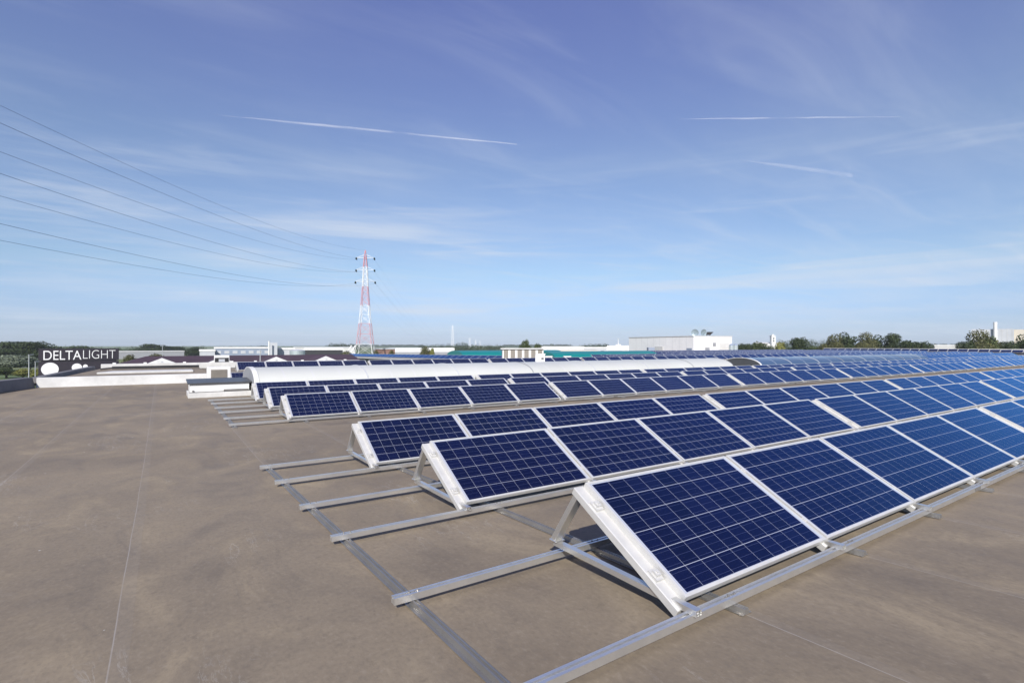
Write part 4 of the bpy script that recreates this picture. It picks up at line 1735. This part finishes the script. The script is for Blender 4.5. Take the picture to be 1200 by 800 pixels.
# church
x, y = bearing(906.5, 480)
ch = empty('church', (x, y, GZ), (0, 0, -YAW))
tag(ch, 'white church with slim square tower beyond the right trees', 'church')
k_ = 480 / FPX
q = MB()
q.box(-2.2 * k_, 2.4 * k_, 0, 3.5, 0, hgt(393.5, 480) - GZ)
tw = q.build('tower', M['white'], ch)
q = MB()
q.box(-2.5 * k_, 2.7 * k_, -0.25, 3.75, hgt(393.5, 480) - GZ + 0.01, hgt(393.0, 480) - GZ)
q.box(-0.8 * k_, 1.0 * k_, 0.8, 2.5, hgt(393.0, 480) - GZ + 0.02, hgt(391.6, 480) - GZ)
q.build('cornice', M['white'], tw)
for vv in (395.5, 398.5):
    q = MB()
    q.box(-0.8 * k_, 1.0 * k_, -0.12, -0.003, hgt(vv + 1.8, 480) - GZ, hgt(vv, 480) - GZ)
    q.build('window', M['dark_grey'], tw)
q = MB()
q.box(-17 * k_, 13 * k_, 3.6, 14, 0, hgt(402.6, 480) - GZ)
q.build('nave', M['white'], ch)
q = MB()
q.prism([(-17 * k_, 3.3, hgt(402.6, 480) - GZ + .01), (-17 * k_, 14.3, hgt(402.6, 480) - GZ + .01), (-17 * k_, 8.8, hgt(400.8, 480) - GZ)], (30 * k_, 0, 0))
q.build('roof', M['off_white'], ch)

# ------------------------------------------------------------------ contrails high in the sky
m, n, l, b = mat('contrail_ice')
t = n.new('ShaderNodeTexCoord')
z = N(n, 'ShaderNodeTexNoise', Scale=0.0012, Detail=6.0)
l.new(t.outputs['Object'], z.inputs['Vector'])
mr = n.new('ShaderNodeMapRange')
mr.inputs['From Min'].default_value = 0.35
mr.inputs['From Max'].default_value = 0.7
mr.inputs['To Min'].default_value = 0.02
mr.inputs['To Max'].default_value = 0.20
l.new(z.outputs['Fac'], mr.inputs['Value'])
lw = n.new('ShaderNodeLayerWeight')
lw.inputs['Blend'].default_value = 0.5
iv = n.new('ShaderNodeMath')
iv.operation = 'SUBTRACT'
iv.inputs[0].default_value = 1.0
l.new(lw.outputs['Facing'], iv.inputs[1])
mu = n.new('ShaderNodeMath')
mu.operation = 'MULTIPLY'
l.new(mr.outputs[0], mu.inputs[0])
l.new(iv.outputs[0], mu.inputs[1])
l.new(mu.outputs[0], b.inputs['Alpha'])
setc(b.inputs['Base Color'], (0.95, 0.95, 0.95))
b.inputs['Roughness'].default_value = 1.0
b.inputs['Specular IOR Level'].default_value = 0.0
M['contrail'] = m


def sky_pt(u, v, alt):
    dx, dy = bearing(u, 1.0)
    hz = (404 - v) / FPX
    k__ = alt / hz
    return Vector((dx * k__, dy * k__, alt))


for (u0, v0, u1, v1, r0, r1, alt, lab) in ((245, 133, 606, 168.5, 26, 10, 4600, 'long thin contrail across the middle of the sky'),
                                           (790, 139, 1058, 136, 16, 8, 4600, 'thin level contrail high in the right half of the sky'),
                                           (870, 187, 1000, 205, 30, 44, 4600, 'short broad smeared contrail in the right half of the sky')):
    a, b_ = sky_pt(u0, v0, alt), sky_pt(u1, v1, alt)
    mb = MB()
    nseg = 24
    pts = [a.lerp(b_, i / nseg) + Vector((random.uniform(-1, 1), random.uniform(-1, 1), random.uniform(-1, 1))) * 5 for i in range(nseg + 1)]
    mb.tube(pts, [1.35 * max(0.5, (r0 + (r1 - r0) * i / nseg) * min(1, i / 8 + 0.02)) for i in range(nseg + 1)], 12)
    o = mb.build('contrail', M['contrail'], smooth=True, fix=False)
    tag(o, lab, 'contrail', 'contrails in the sky')
    o.visible_shadow = True

# ------------------------------------------------------------------ haze
HAZE = 0.00012
if HAZE:
    q = MB()
    q.box(-5200, 5200, -5200, 5200, GZ - 1, 95)
    m = bpy.data.materials.new('haze')
    m.use_nodes = True
    n, l = m.node_tree.nodes, m.node_tree.links
    n.clear()
    out = n.new('ShaderNodeOutputMaterial')
    pv = n.new('ShaderNodeVolumePrincipled')
    pv.inputs['Color'].default_value = (0.80, 0.88, 1.0, 1)
    pv.inputs['Density'].default_value = HAZE
    pv.inputs['Anisotropy'].default_value = 0.0
    l.new(pv.outputs[0], out.inputs['Volume'])
    o = q.build('haze', m)
    tag(o, kind='stuff', label='pale blue air over the far land', cat='haze')
